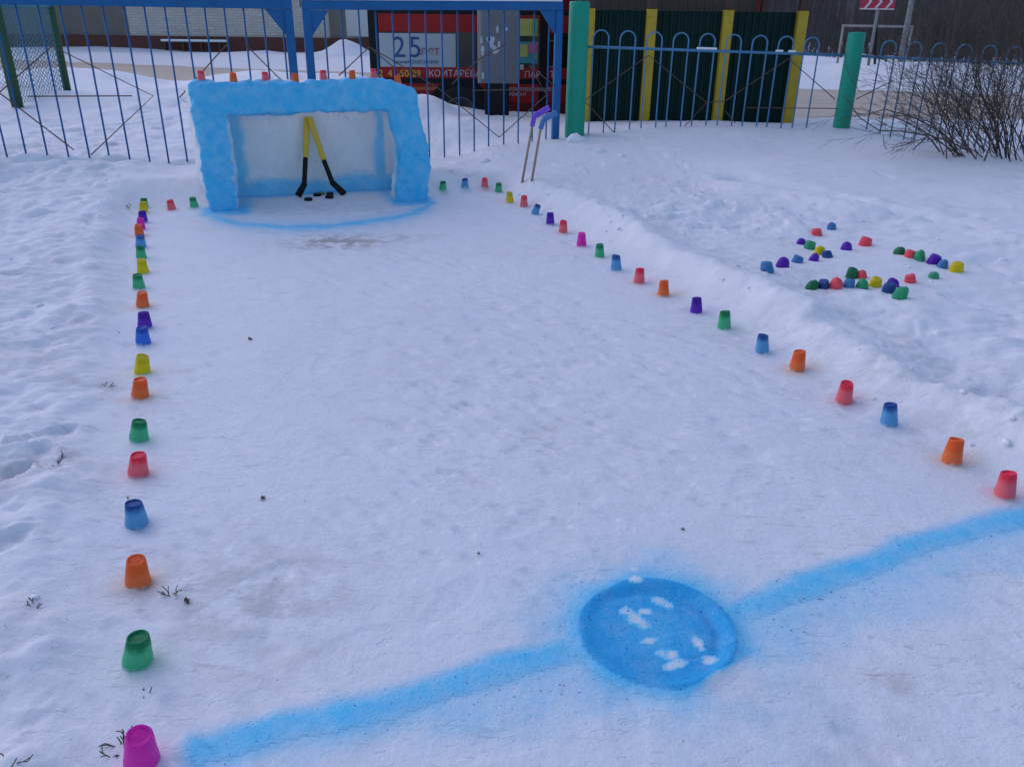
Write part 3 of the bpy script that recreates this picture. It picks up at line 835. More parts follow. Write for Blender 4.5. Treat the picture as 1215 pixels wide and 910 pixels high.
for i, (c, px, py) in enumerate(BACK_L):
    p = ground(px, py - 2)
    cup(c, (p[0], p[1], hz(p[0], p[1]) - .004), '%s ice cup on the snow left of the goal' % ('faded red' if c == 'red' else 'dark green'), 'ice cups beside the goal', (0, -.08), 1.0, i)
for i, (c, px, py) in enumerate(BACK_R):
    p = ground(px, py - 2)
    cup(c, (p[0], p[1], hz(p[0], p[1]) - .004), '%s ice cup, %s to the right of the goal post' % (CN[c], ORD[i]), 'ice cups beside the goal', (0, .03), 1.0, i)
dg = bpy.context.evaluated_depsgraph_get(); dg.update()
GMI = goal.matrix_world
TOPS = [239, 277, 315.5, 350, 384, 418, 444, 472]
cbar = [o for o in goal.children if o.name.startswith('frame')][0]
for i, px in enumerate(TOPS):
    c = 'red' if i % 2 == 0 else 'orange'
    u = on_plane(px, 95, GO + np.array([Gn[0], Gn[1], 0]) * .16, GANG)[0]
    ok, loc, nr, _ = cbar.ray_cast(Vector((u, .16, 3)), Vector((0, 0, -1)))
    zt = loc.z if ok else GH
    w2 = Matrix.Rotation(GANG, 4, 'Z') @ Vector((u, .16, zt))
    cup(c, (GO[0] + w2.x, GO[1] + w2.y, zt - .004), '%s ice cup on top of the snow goal, %s from the left' % (CN[c], ORD[i]), 'ice cups on top of the goal', (random.uniform(-.05, .05), random.uniform(-.06, .06)), .92, i, .95)

# small ice pieces laid out as signs on the snow to the right
SM = [('blue', 432, 122), ('red', 362, 150), ('purple', 285, 195), ('green', 325, 218), ('yellow', 373, 242), ('navy', 412, 257), ('purple', 503, 222), ('red', 592, 200),
      ('purple', 345, 275), ('blue', 265, 282), ('purple', 195, 305), ('blue', 123, 322),
      ('dark_green', 757, 244), ('red', 805, 256), ('green', 853, 268), ('purple', 918, 288), ('blue', 963, 306), ('yellow', 1028, 326), ('green', 922, 352), ('red', 810, 378),
      ('dark_green', 333, 414), ('navy', 390, 404), ('red', 450, 402), ('blue', 512, 401), ('green', 575, 406), ('dark_green', 528, 354), ('red', 577, 358), ('yellow', 640, 396),
      ('purple', 727, 398), ('navy', 705, 422), ('green', 757, 450)]
def dome_mesh(kind, seed):
    rr = random.Random(seed)
    mb_ = MB()
    R = .040
    prof = [(R * .95, -.02), (R * 1.02, -.005), (R, .008), (R * .93, .026), (R * .78, .042), (R * .55, .052), (R * .25, .056), (R * .05, .0565)]
    if seed % 2: prof = [(R * .95, -.02), (R * 1.0, 0), (R * .94, .02), (R * .86, .042), (R * .80, .050), (R * .70, .053), (R * .35, .052), (R * .06, .053)]
    mb_.lathe(prof, 20)
    V = np.array(mb_.v); a = np.arctan2(V[:, 1], V[:, 0])
    k = 1 + .05 * np.sin(a * 2 + rr.uniform(0, 6)) + .035 * np.sin(a * 3 + V[:, 2] * 50 + rr.uniform(0, 6)) + .03 * np.sin(a * 7 + rr.uniform(0, 6))
    V[:, 0] *= k; V[:, 1] *= k
    V[:, 2] += .004 * np.sin(a + rr.uniform(0, 6)) * (V[:, 2] > .03)
    mb_.v = [tuple(p) for p in V]
    m = mb_.mesh('ice_piece', True); m.materials.append(ice_mat(kind, .06, True))
    return m
GRP = [(0, 12, 'upper left figure'), (12, 20, 'right-hand bow'), (20, 31, 'lower row')]
cnt = {}
for i, (c, zx, zy) in enumerate(SM):
    px, py = 880 + zx / 4.05, 240 + (zy + 6) / 4.05
    p = hit(px, py)
    o = link('ice_piece', dome_mesh(c, i), None, None, (p[0], p[1], hz(p[0], p[1]) - .002))
    s = {17: 1.25, 15: 1.2, 7: 1.15, 30: 1.15, 18: 1.0}.get(i, random.uniform(.9, 1.06))
    sc = Matrix.Rotation(random.uniform(-.25, .25), 4, 'X') @ Matrix.Rotation(random.uniform(-.25, .25), 4, 'Y') @ Matrix.Rotation(random.uniform(0, 6), 4, 'Z')
    o.rotation_euler = sc.to_euler(); s *= .98
    o.scale = (s, s * random.uniform(.9, 1.05), s * (.6 if i == 18 else random.uniform(.9, 1.15)))
    for a, b, gname in GRP:
        if a <= i < b:
            prev = SM[i - 1][0].replace('_', ' ') if i > a else None
            nxt = SM[i + 1][0].replace('_', ' ') if i < b - 1 else None
            rel = ('between %s and %s' % (prev, nxt)) if prev and nxt else ('at its end beside %s' % (prev or nxt))
            tag(o, 'small %s ice piece, %s of %s, %s' % (c.replace('_', ' '), ORD[i - a], gname, rel), 'ice piece', 'small coloured ice pieces laid out on the snow')

# ------------------------------------------------------------------ hockey sticks and pucks in the goal
M_YEL = paint('yellow_plastic', (.62, .42, .012), .4, .15, 12, bump=.05)
M_BLK = paint('black_plastic', (.004, .004, .005), .5, .3, 20, bump=.1, spec=.2)
M_GRNP = paint('lime_plastic', (.16, .22, .06), .5, .2, 20)
def gpix(px, py, depth):
    A = GO + np.array([Gn[0], Gn[1], 0]) * depth
    return on_plane(px, py, A, GANG)
def bar_between(mb_, a, b, wid, thk, face):
    a, b = Vector(a), Vector(b); d = (b - a).normalized(); f = Vector(face); f = (f - d * f.dot(d)).normalized(); s_ = d.cross(f).normalized()
    M = Matrix(((s_.x, f.x, d.x, a.x), (s_.y, f.y, d.y, a.y), (s_.z, f.z, d.z, a.z), (0, 0, 0, 1)))
    return mb_.bbox(-wid / 2, wid / 2, -thk / 2, thk / 2, 0, (b - a).length, min(wid, thk) * .25, M)
fc = (Gn[0], Gn[1], 0)
def p3(px, py, dep): return gpix(px, py, dep)[2]
def stick(pts, label, dep_off):
    # pts: top, colour change, heel, toe in pixels with depths inside the goal
    (t, m_, h_, e) = [Vector(p3(*q)) for q in pts]
    base = Vector((e.x, e.y, min(h_.z, e.z)))
    root = empty('hockey_stick', e)
    tag(root, label, 'hockey stick', 'hockey sticks propped in the goal')
    L = lambda v: v - e
    bar_between(MB(), L(t), L(m_), .056, .034, fc).build('shaft', M_YEL, root)
    bar_between(MB(), L(m_), L(h_), .048, .03, fc).build('lower_shaft', M_BLK, root)
    b = MB(); d = (e - h_).normalized()
    bar_between(b, L(h_ - d * .015), L(h_ + d * (e - h_).length * .5), .060, .022, fc)
    bar_between(b, L(h_ + d * (e - h_).length * .42), L(e + d * .0), .066, .018, (fc[0] + .12, fc[1], 0))
    b.build('blade', M_BLK, root)
stick([(364, 139, .63), (362.5, 187, .56), (361, 219, .50), (353.5, 233, .44)], 'yellow and black hockey stick standing nearly upright in the goal', 0)
stick([(367, 139, .585), (384, 190, .53), (394.5, 217, .50), (409, 231, .44)], 'yellow and black hockey stick slanting to the right in the goal', 0)
def puck(px, py, mat, label, r=.040, h=.026, tilt=0):
    p = ground(px, py)
    o = MB().lathe([(r * .9, 0), (r, .003), (r, h * .5), (r, h - .003), (r * .93, h), (r * .3, h - .001)], 24).build('puck', mat, None, True)
    o.location = (p[0], p[1], hz(p[0], p[1]) - .001); o.rotation_euler = (tilt, tilt * .5, 0)
    tag(o, label, 'puck', 'pucks between the hockey sticks')
puck(366, 238.5, M_BLK, 'small black puck lying nearest the goal opening')
puck(376.5, 233, M_BLK, 'black puck beside the green one on the goal floor')
puck(381.5, 231.5, M_GRNP, 'green puck lying behind the black ones', .034)
puck(391, 235.5, M_BLK, 'black puck on the right of the group under the slanting stick', .042)
puck(391.5, 231.8, M_BLK, 'black puck farthest back on the right of the group', .036)

# two wooden sticks with coloured plastic blades, stuck upside down into the snow
M_WOOD = paint('stick_wood', (.36, .25, .16), .7, .3, 25, dirt_tone=(.12, .08, .05))
M_PUR = paint('purple_plastic', (.20, .07, .62), .4, .12, 10)
M_BLUP = paint('blue_plastic', (.04, .16, .42), .4, .12, 10)
def wood_stick(foot, top, b0, b1, mat, label):
    p = hit(*foot); Yd = p[1]
    t = at_y(top[0], top[1], Yd + .12); q0 = at_y(b0[0], b0[1], Yd + .12); q1 = at_y(b1[0], b1[1], Yd + .16)
    root = empty('wooden_stick', tuple(p)); tag(root, label, 'toy hockey stick', 'wooden sticks stuck in the snow beside the goal')
    L = lambda v: Vector(v) - Vector(p)
    d = (L(t) - L(p)).normalized()
    MB().tube([d * -.15, d * .3, L(t) - d * .02, L(t) + d * .03], [.013, .0125, .012, .012], 8).build('shaft', M_WOOD, root, True)
    b = MB()
    bar_between(b, L(t) - d * .03, L(q0), .05, .026, (0, 1, 0)); bar_between(b, L(q0), L(q1), .058, .022, (0, 1, .1))
    b.build('blade', mat, root)
wood_stick((619.5, 217), (632, 147), (634, 138), (652, 128), M_PUR, 'wooden stick stuck upright in the snow with a purple blade on top')
wood_stick((631, 215), (642, 150), (645, 142), (661, 134), M_BLUP, 'wooden stick stuck upright in the snow with a blue blade on top')

# ------------------------------------------------------------------ gate leaves behind the goal
M_GATE = paint('blue_gate_paint', (.006, .105, .29), .5, .25, 5, dirt_tone=(.03, .11, .25), spec=.25)
M_RUST = paint('rusty_rod', (.10, .065, .05), .8, .35, 20)
def gp(px, py): return on_plane(px, py, GATE_A, GATE_ANG)[:2]
def gate(name, label, u0, u1, zb0, zb1, bars_px, post_side, foot_z, braces, extra_posts):
    A = Vector((GATE_A[0], GATE_A[1], 0)); ud = Vector((math.cos(GATE_ANG), math.sin(GATE_ANG), 0))
    root = empty(name, A + ud * u0, GATE_ANG); tag(root, label, 'gate', 'leaves of the blue yard gate')
    W = u1 - u0; sl = math.atan2(zb1 - zb0, W)
    # top beam (square pipe) follows the slight rise of the leaf
    M = Matrix.Translation((0, 0, zb0)) @ Matrix.Rotation(-sl, 4, 'Y')
    Lb = W / math.cos(sl)
    MB().bbox(0, Lb, -.03, .03, 0, .095, .008, M).build('top_beam', M_GATE, root)
    MB().bbox(.01, Lb - .01, -.026, .026, .096, .112, .007, M).build('snow_cap', M_CLEAN, root)
    zt = lambda u: zb0 + (zb1 - zb0) * u / W
    bm_ = MB().tube([(0, 0, -1.85), (0, 0, 0)], .0095, 8).mesh('bar', True)
    bm_.materials.append(M_GATE)
    for ub in bars_px:
        u = ub - u0
        if .05 < u < W - .05:
            o = link('bar', bm_, None, root, (u, 0, zt(u) + .01))
            o.rotation_euler = (0, random.uniform(-.006, .006), 0)
    for side in post_side:
        u = .045 if side == 'l' else W - .045
        MB().bbox(u - .045, u + .045, -.034, .034, foot_z, zt(u) - .001, .008).build('post', M_GATE, root)
        s = 1 if side == 'l' else -1
        m = MB(); zt_ = zt(u) - .002
        a = u + s * .046
        m.add([(a, -.012, zt_), (a + s * .20, -.012, zt_), (a, -.012, zt_ - .26), (a, .012, zt_), (a + s * .20, .012, zt_), (a, .012, zt_ - .26)],
              [(0, 1, 2), (5, 4, 3), (0, 3, 4, 1), (1, 4, 5, 2), (2, 5, 3, 0)])
        m.build('gusset', M_GATE, root)
        m = MB(); zb = max(foot_z + .05, .0)
    for pts in braces:
        P = [gp(*q) for q in pts]
        MB().tube([(p[0] - u0, -.015, p[1]) for p in P], .007, 6).build('brace_rod', M_RUST, root)
    return root
uL = [gp(x, 95)[0] for x in (350, 370, 663)]
# bar positions: equal spacing measured along the leaf
sp = (gp(623, 60)[0] - gp(450, 60)[0]) / 9.3
barsR = [gp(428, 60)[0] + (i - 4) * sp for i in range(0, 40)]
barsL = [gp(88, 95)[0] + (i - 30) * ((gp(231, 95)[0] - gp(88, 95)[0]) / 6.0) for i in range(0, 60)]
zl0, zl1 = gp(0, 6)[1], gp(345, 11.3)[1]
slope = (zl1 - zl0) / (gp(345, 11)[0] - gp(0, 6)[0])
u_start = gp(-190, 95)[0]
gate('metal_gate', 'blue barred gate leaf with thin diagonal rods on the left, behind the goal', u_start, uL[0] + .04, zl0 - slope * (gp(0, 6)[0] - u_start), zl1, barsL, ['r', 'l'], -.05,
     [[(-40, 145), (62, 55), (182, 114), (108, 184)], [(-40, 80), (88, 178)], [(33, 114.5), (157, 114)], [(270, 52), (213, 116), (228, 127)], [(290, 52), (330, 92), (348, 105)]], [])
gate('metal_gate', 'blue barred gate leaf in front of the red bus, right of the goal', uL[1] - .045, uL[2] + .02, gp(372, 12.3)[1], gp(655, 12.6)[1], barsR, ['l', 'r'], gp(665, 168)[1] - .1,
     [[(402, 90), (438, 56), (462, 70), (520, 105), (592, 163), (648, 113), (628, 78)], [(438, 56), (476, 88)], [(536, 100), (566, 72), (600, 52)], [(560, 107.5), (655, 106)], [(628, 78), (660, 104)]], [])
# a lower stub of bars that shows under the ledge of snow is part of the same bars

# ------------------------------------------------------------------ arched fence to the right
M_FEN = paint('pale_blue_fence_paint', (.055, .20, .36), .45, .25, 6, dirt_tone=(.10, .20, .30))
M_POST = paint('green_post_paint', (.012, .30, .19), .55, .18, 6, dirt_tone=(.05, .26, .17), spec=.25)
def fp_(px, py): return on_plane(px, py, FEN_A, FEN_ANG)[:2]
fence = empty('arched_fence', (FEN_A[0], FEN_A[1], fp_(690, 158)[1]), FEN_ANG)
tag(fence, 'low blue metal fence with round arched tops between green posts', 'fence')
fz = fp_(690, 158)[1]
zA, zB = fp_(698, 56)[1] - fz, fp_(1000, 66)[1] - fz
uA, uB, uE = fp_(698, 56)[0], fp_(1000, 66)[0], fp_(1330, 80)[0]
zE = fp_(1215, 76)[1] - fz
rail_z = lambda u: zA + (zB - zA) * (u - uA) / (uB - uA) if u < uB else zB + (zE - zB) * (u - uB) / (fp_(1215, 76)[0] - uB)
MB().tube([(uA, 0, zA), (uB, 0, zB)], .016, 8).build('rail', M_FEN, fence, True)
MB().tube([(uB + .18, 0, rail_z(uB + .18)), (uE, 0, rail_z(uE))], .016, 8).build('rail', M_FEN, fence, True)
pitch = (fp_(933, 50)[0] - fp_(713.5, 40)[0]) / 7.0
wd = pitch * .57
hp = MB(); r = wd / 2
pts = [(-r, 0, -1.9), (-r, 0, .10)] + [(-r * math.cos(t), 0, .10 + r * math.sin(t)) for t in np.linspace(.25, math.pi - .25, 9)] + [(r, 0, .10), (r, 0, -1.9)]
hm = hp.tube(pts, .0095, 6).mesh('hairpin_bar', True); hm.materials.append(M_FEN)
u = fp_(713.5, 40)[0]
while u < uE:
    if not (abs(u - (uB + .09)) < .22):
        o = link('hairpin_bar', hm, None, fence, (u, 0, rail_z(u))); o.rotation_euler = (0, random.uniform(-.012, .012), 0)
    u += pitch
def fbrace(*pts):
    MB().tube([(fp_(*q)[0], -.018, fp_(*q)[1] - fz) for q in pts], .006, 6).build('brace_rod', M_RUST, fence)
fbrace((693, 120), (769, 66), (838, 122), (812, 150)); fbrace((693, 120), (728, 157)); fbrace((860, 120), (935, 70), (990, 118)); fbrace((860, 132), (872, 146)); fbrace((882, 128), (1000, 129)); fbrace((1015, 118), (1060, 95)); fbrace((838, 122), (860, 120))
for px in (684.5, 1008.5):
    u = fp_(px, 90)[0]; wdt = .125 if px < 700 else .105
    ztp = (fp_(px, 2)[1] if px < 700 else fp_(1019, 39)[1]) - fz
    m = MB().lathe([(wdt * .96, -.6), (wdt, -.55), (wdt, ztp - .012), (wdt * .93, ztp), (wdt * .5, ztp + .004), (wdt * .1, ztp + .006)], 20, Matrix.Translation((u, .01 if px < 700 else 0, 0)))
    o = m.build('post', M_POST, fence, True)
    o.data.polygons.foreach_set('use_smooth', [True] * len(o.data.polygons))
for px in (831, 838, 846, 925, 940):
    u = fp_(px, 60)[0]
    MB().bbox(-.05, .05, -.014, .014, .012, .04, .012, Matrix.Translation((u, 0, rail_z(u)))).build('snow_lump', M_CLEAN, fence)

# ------------------------------------------------------------------ pavilion with green sheet walls and yellow posts
M_SHEET = paint('dark_green_sheet', (.003, .024, .020), .55, .2, 4, spec=.15)
M_YP = paint('yellow_post_paint', (.52, .33, .012), .55, .2, 6, dirt_tone=(.30, .18, .02))
M_BRN = paint('brown_post_paint', (.06, .025, .018), .6, .25, 6)
M_PLK = paint('weathered_planks', (.12, .095, .085), .8, .35, 4)
PY = 12.6
pav_l, pav_r = at_y(697, 80, PY)[0], at_y(945, 80, PY)[0]
pz = -.05
pav = empty('pavilion', (pav_l, PY, pz)); tag(pav, 'dark green sheet-walled playground pavilion with yellow lower posts', 'pavilion')
pw = pav_r - pav_l; pd = 2.0
ztops = at_y(860, 14, PY)[2] - pz
xs_post = [at_y(697, 80, PY)[0] - pav_l, at_y(768.5, 80, PY)[0] - pav_l, at_y(857, 80, PY)[0] - pav_l, at_y(943, 80, PY)[0] - pav_l]
def sheet(x0, x1, y, mat=M_SHEET, alongx=True, z0=0.0, z1=2.0):
    m = MB(); p = .10; n = max(1, int((x1 - x0) / p)); st = (x1 - x0) / n; prof = []
    for i in range(n):
        a = x0 + i * st
        prof += [(a, 0), (a + st * .35, 0), (a + st * .5, .022), (a + st * .85, .022)]
    prof.append((x1, 0))
    V = []
    for z in (z0, z1):
        for dy in (0, .004):
            V += [((a, y + b + dy, z) if alongx else (y + b + dy, a, z)) for a, b in prof]
    k = len(prof); Fq = []
    for i in range(k - 1):
        Fq += [(i, i + 1, 2 * k + i + 1, 2 * k + i), (k + i + 1, k + i, 3 * k + i, 3 * k + i + 1), (2 * k + i, 2 * k + i + 1, 3 * k + i + 1, 3 * k + i), (i + 1, i, k + i, k + i + 1)]
    m.add(V, Fq)
    return m.build('wall_panel', mat, pav)
for i in range(3):
    sheet(xs_post[i] + .075, xs_post[i + 1] - .075, .03, z1=ztops)
sheet(.08, pd - .08, .0, alongx=False, z1=ztops)
sheet(.08, pd - .08, xs_post[3] - .02, alongx=False, z1=ztops)
for i, x in enumerate(xs_post):
    for y in ((0,) if i in (1, 2) else (0, pd)):
        MB().bbox(x - .072, x + .072, y - .072, y + .072, -.1, ztops + .02, .012).build('post', M_YP, pav)
        MB().bbox(x - .055, x + .055, y - .055, y + .055, ztops + .021, 2.95, .010).build('upper_post', M_BRN, pav)
MB().bbox(-.15, xs_post[3] + .15, -.04, .04, 2.951, 3.07, .01).build('beam', M_BRN, pav)
MB().bbox(-.15, xs_post[3] + .15, pd - .04, pd + .04, 2.951, 3.07, .01).build('beam', M_BRN, pav)
plk = MB().bbox(0, .135, 0, .025, 0, 2.9, .004).mesh('plank'); plk.materials.append(M_PLK)
x = .08
while x < xs_post[3] - .2:
    link('plank', plk, None, pav, (x, pd + .075, random.uniform(0, .02))); x += .142
rf = MB(); rf.add([(-.4, -.5, 3.05), (xs_post[3] + .4, -.5, 3.05), (xs_post[3] + .4, pd + .5, 3.05), (-.4, pd + .5, 3.05), (-.4, pd / 2, 3.7), (xs_post[3] + .4, pd / 2, 3.7)],
                  [(0, 1, 5, 4), (2, 3, 4, 5), (0, 4, 3), (1, 2, 5), (3, 2, 1, 0)])
rf.build('roof', M_BRN, pav)

# ------------------------------------------------------------------ red bus
M_RED = paint('bus_red', (.34, .012, .014), .35, .15, 2, bump=.02, spec=.2)
M_DRED = paint('bus_dark_red', (.16, .008, .014), .4, .2, 2, bump=.02, spec=.2)
M_BLACK = paint('bus_black', (.008, .008, .010), .5, .3, 5, bump=.02, spec=.2)
M_GLASS = paint('bus_glass', (.006, .008, .010), .12, .2, 2, bump=0)
M_WHITE = paint('ad_grey_white', (.40, .44, .47), .5, .08, 4, bump=.02)
M_ORG = paint('bus_orange', (.42, .10, .015), .5, .15, 4)
M_TXTB = paint('text_blue', (.012, .06, .20), .5, .1, 4, bump=0)
M_TXTR = paint('text_red', (.24, .10, .12), .5, .1, 4, bump=0)
M_TXTW = paint('text_white', (.60, .50, .52), .5, .1, 4, bump=0)
M_TXTY = paint('text_yellow', (.75, .46, .03), .5, .1, 4, bump=0)
M_TYRE = paint('tyre_rubber', (.014, .013, .013), .85, .3, 12, dirt_tone=(.06, .05, .04))
M_STEEL = paint('wheel_steel', (.16, .14, .13), .6, .3, 12, dirt_tone=(.08, .06, .05))
M_POSY = paint('poster_yellow', (.52, .50, .12), .6, .2, 9)
M_POSG = paint('poster_green', (.20, .42, .12), .6, .2, 9)
M_POSP = paint('poster_pink', (.55, .12, .22), .6, .3, 9)
M_POSB = paint('poster_teal', (.06, .30, .34), .6, .3, 9)
BA = math.radians(3.0); BY = 15.6
b0 = at_y(442, 90, BY)
bus = empty('bus', (b0[0], b0[1], -.37), BA); tag(bus, 'red city bus with advertising panels parked on the road behind the gate', 'bus')
def bp_(px, py):
    u, z, _ = on_plane(px, py, b0, BA); return u, z + .37
BLn, BWd, BHt = 7.1, 2.45, 2.95
MB().bbox(0, BLn, .0, BWd, .42, BHt, .10).build('body', M_DRED, bus)
def strip(name, x0, y0, x1, y1, mat, d0=-.012, d1=.06, u_end=None):
    ua, za = bp_(x0, y1); ub, zb = bp_(x1, y0); ub = u_end or ub
    return MB().bbox(ua, ub, d0, d1, za, zb, .004).build(name, mat, bus)
strip('upper_band', 448, 14, 660, 18.5, M_BLACK, -.010, .05, BLn - .1)
strip('upper_band', 449, 19, 660, 37.5, M_RED, -.012, .05, BLn - .12)
strip('window', 446, 38.5, 660, 80, M_GLASS, -.006, .05, BLn - .15)
strip('corner_trim', 441.5, 12, 448, 118, M_BLACK, -.016, .05)
ad = strip('advert_panel', 451.5, 40.5, 540.5, 79.5, M_WHITE, -.018, -.007)
strip('lower_band', 449, 81, 660, 92.5, M_RED, -.013, .05, BLn - .12)
strip('black_band', 449, 93, 660, 100, M_BLACK, -.011, .05, BLn - .12)
strip('skirt', 449, 100.6, 660, 121, M_RED, -.014, .05, BLn - .12)
strip('skirt_stripe', 470, 103.5, 520, 107, M_ORG, -.019, -.0145)
TM = lambda px, py, d=-.021: Matrix.Translation((bp_(px, py)[0], d, bp_(px, py)[1])) @ Matrix.Rotation(math.pi / 2, 4, 'X')
pxm = BY / FPX
text_mesh('lettering', '2', 30 * pxm, M_TXTB, bus, TM(466, 68)); text_mesh('lettering', '5', 30 * pxm, M_TXTB, bus, TM(485, 68))
text_mesh('lettering', 'лет', 13 * pxm, M_TXTR, bus, TM(499, 65.5, -.026)); text_mesh('lettering', 'www', 7 * pxm, M_TXTB, bus, TM(468, 76)); text_mesh('lettering', 'КОМПАНИИ', 5.6 * pxm, M_TXTB, bus, TM(484, 76))
text_mesh('lettering', '2', 10 * pxm, M_TXTY, bus, TM(449.5, 91)); text_mesh('lettering', '41-50-29', 10 * pxm, M_TXTY, bus, TM(460.5, 91))
text_mesh('lettering', 'КО', 9.5 * pxm, M_TXTW, bus, TM(508.5, 91)); text_mesh('lettering', 'ИТАРЕВА', 9.5 * pxm, M_TXTW, bus, TM(524, 91))
text_mesh('lettering', 'ПАР', 9 * pxm, M_TXTW, bus, TM(622, 92)); text_mesh('lettering', 'ТЕ', 9 * pxm, M_TXTW, bus, TM(652, 92))
text_mesh('lettering', 'КОМПЬЮТЕРЫ', 5 * pxm, M_TXTW, bus, TM(556, 108.5)); text_mesh('lettering', 'КОМПЛЕКТУЮЩИЕ', 5 * pxm, M_TXTW, bus, TM(604, 108)); text_mesh('lettering', 'РЕМОНТ', 4.6 * pxm, M_TXTW, bus, TM(604, 114))
strip('poster', 617, 23, 638.5, 43, M_POSY, -.018, -.007); strip('poster_strip', 631, 24, 638, 42, M_POSG, -.023, -.019)
strip('poster', 616, 50, 638.5, 75.5, M_POSB, -.018, -.007); strip('poster_spot', 627, 51.5, 638, 64, M_POSP, -.023, -.019); strip('poster_spot', 617, 53, 626, 68, M_POSY, -.023, -.019); strip('poster_spot', 632, 66, 637.5, 70, M_POSG, -.023, -.019)
strip('sticker', 617, 77, 621.5, 83, M_TXTW, -.020, -.0142)
strip('door_post', 638.5, 12, 651, 125, M_BLACK, -.022, .05)
strip('door_handle', 652, 78.5, 661, 80.5, M_STEEL, -.03, -.007)
strip('grab_rail', 652, 48, 661, 49.5, M_STEEL, -.03, -.007)
for px, wl in ((545, 'near'), (None, 'far')):
    u = bp_(546, 120)[0] if px else bp_(546, 120)[0] + 3.6
    wr = empty('tmp', (0, 0, 0)); bpy.data.objects.remove(wr)
    M = Matrix.Translation((u, -.03, .48)) @ Matrix.Rotation(-math.pi / 2, 4, 'X')
    arch = MB().lathe([(.62, .0), (.62, .035), (.2, .036)], 32, M).build('wheel_arch', M_BLACK, bus, False)
    wo = MB().lathe([(.30, -.04), (.44, -.045), (.475, -.02), (.48, .05), (.47, .24), (.3, .25)], 36, M).build('wheel', M_TYRE, bus, True)
    MB().lathe([(.30, -.042), (.28, -.046), (.26, -.01), (.14, .0), (.12, -.05), (.10, -.055), (.02, -.056)], 28, M).build('rim', M_STEEL, wo, True)
MB().bbox(.3, BLn - .3, .05, BWd - .05, .25, .44, .02).build('underbody', M_BLACK, bus)

# ------------------------------------------------------------------ noticeboard on a dark post in front of the bus
m_conc, nt_, b_ = base_mat('torn_notice_board')
tc = node(nt_, 'ShaderNodeTexCoord').outputs['Object']
n1 = noise_tex(nt_, tc, 3, 4, .6); n2 = noise_tex(nt_, tc, 5.5, 5, .65, .8)
c = mixc(nt_, n1, (.13, .135, .15), (.20, .20, .215)); 
sx = node(nt_, 'ShaderNodeSeparateXYZ'); nt_.links.new(tc, sx.inputs[0])
n3 = noise_tex(nt_, tc, 18, 4, .6)
edge_ = mth(nt_, 'MULTIPLY', ramp(nt_, mth(nt_, 'ADD', sx.outputs[0], mth(nt_, 'MULTIPLY', n3, .08)), .12, .07), .7)
c = mixc(nt_, edge_, c, (.34, .33, .31))
nt_.links.new(c, b_.inputs['Base Color']); b_.inputs['Roughness'].default_value = .85
NY = 13.9
e0 = at_y(567, 99, NY); e1 = at_y(616.5, 14, NY); zg = hz(e0[0] + .3, NY)
nb = empty('notice_board', (e0[0], NY, zg)); tag(nb, 'grey notice board with torn paper scraps on a thick dark post before the bus', 'notice board')
bw, z0b, z1b = e1[0] - e0[0], e0[2] - zg, e1[2] - zg + .6
MB().bbox(0, bw, -.05, .03, z0b, z1b, .012).build('board', m_conc, nb)
pa, pb = at_y(575, 110, NY)[0] - e0[0], at_y(604, 110, NY)[0] - e0[0]
MB().bbox(pa, pb, .031, .36, -.3, z1b - .05, .02).build('post', M_BLACK, nb)
M_PAPER = paint('torn_paper', (.50, .52, .55), .9, .1, 8)
def scrap(px, py, w_, h_, sd):
    rr = random.Random(sd); q = at_y(px, py, NY - .05); n = 14
    V = []; 
    for y in (-.052, -.0495):
        for i in range(n):
            t = 2 * math.pi * i / n; k = rr.uniform(.55, 1.15) if y == -.052 else 1
            V.append((q[0] - e0[0] + w_ * math.cos(t) * (1 if y > -.05 else k) * .5, y, q[2] - zg + h_ * math.sin(t) * .5 * (1 if y > -.05 else k)))
    for i in range(n): V[n + i] = (V[i][0], -.0501, V[i][2])
    F = [tuple(range(n))[::-1]] + [(i, (i + 1) % n, n + (i + 1) % n, n + i) for i in range(n)]
    m = MB(); m.add(V, F); m.build('paper_scrap', M_PAPER, nb)
for a in [(583, 50, .13, .20, 1), (588, 60, .12, .14, 2), (590, 35, .05, .12, 3), (580, 47, .08, .1, 4), (592, 55, .05, .14, 5), (572.5, 60, .06, .2, 6), (571, 48, .05, .16, 7), (601, 35, .05, .06, 8), (573, 90, .05, .14, 9)]:
    scrap(*a)

# ------------------------------------------------------------------ chain-link court fence at the left
M_GP = paint('mossy_green_post', (.018, .075, .030), .6, .3, 5, dirt_tone=(.03, .06, .02))
M_NET = paint('teal_net_wire', (.06, .22, .27), .5, .2, 8)
q0 = hit(21, 127); q1 = hit(80, 108)
cl = empty('chain_link_fence', tuple(q0)); tag(cl, 'green chain-link sports court fence with thick leaning posts at the left edge', 'fence')
d3 = Vector(q1) - Vector(q0)
net_ang = math.atan2(d3.y, d3.x); L1 = d3.xy.length
t0 = at_y(-8, 5, q0[1])[2] - q0[2] + .3; t1 = at_y(64, 8, q1[1])[2] - q0[2]
top_z = t1
def cpost(s, r, zt):
    p = Vector((math.cos(net_ang) * s, math.sin(net_ang) * s, 0))
    zb = hz(q0[0] + p.x, q0[1] + p.y) - q0[2]
    MB().lathe([(r, -.3 + zb), (r, zt - .01), (r * .9, zt), (r * .2, zt + .005)], 16, Matrix.Translation(p)).build('post', M_GP, cl, True)
cpost(0, .085, top_z + .05); cpost(L1, .062, top_z + .04)
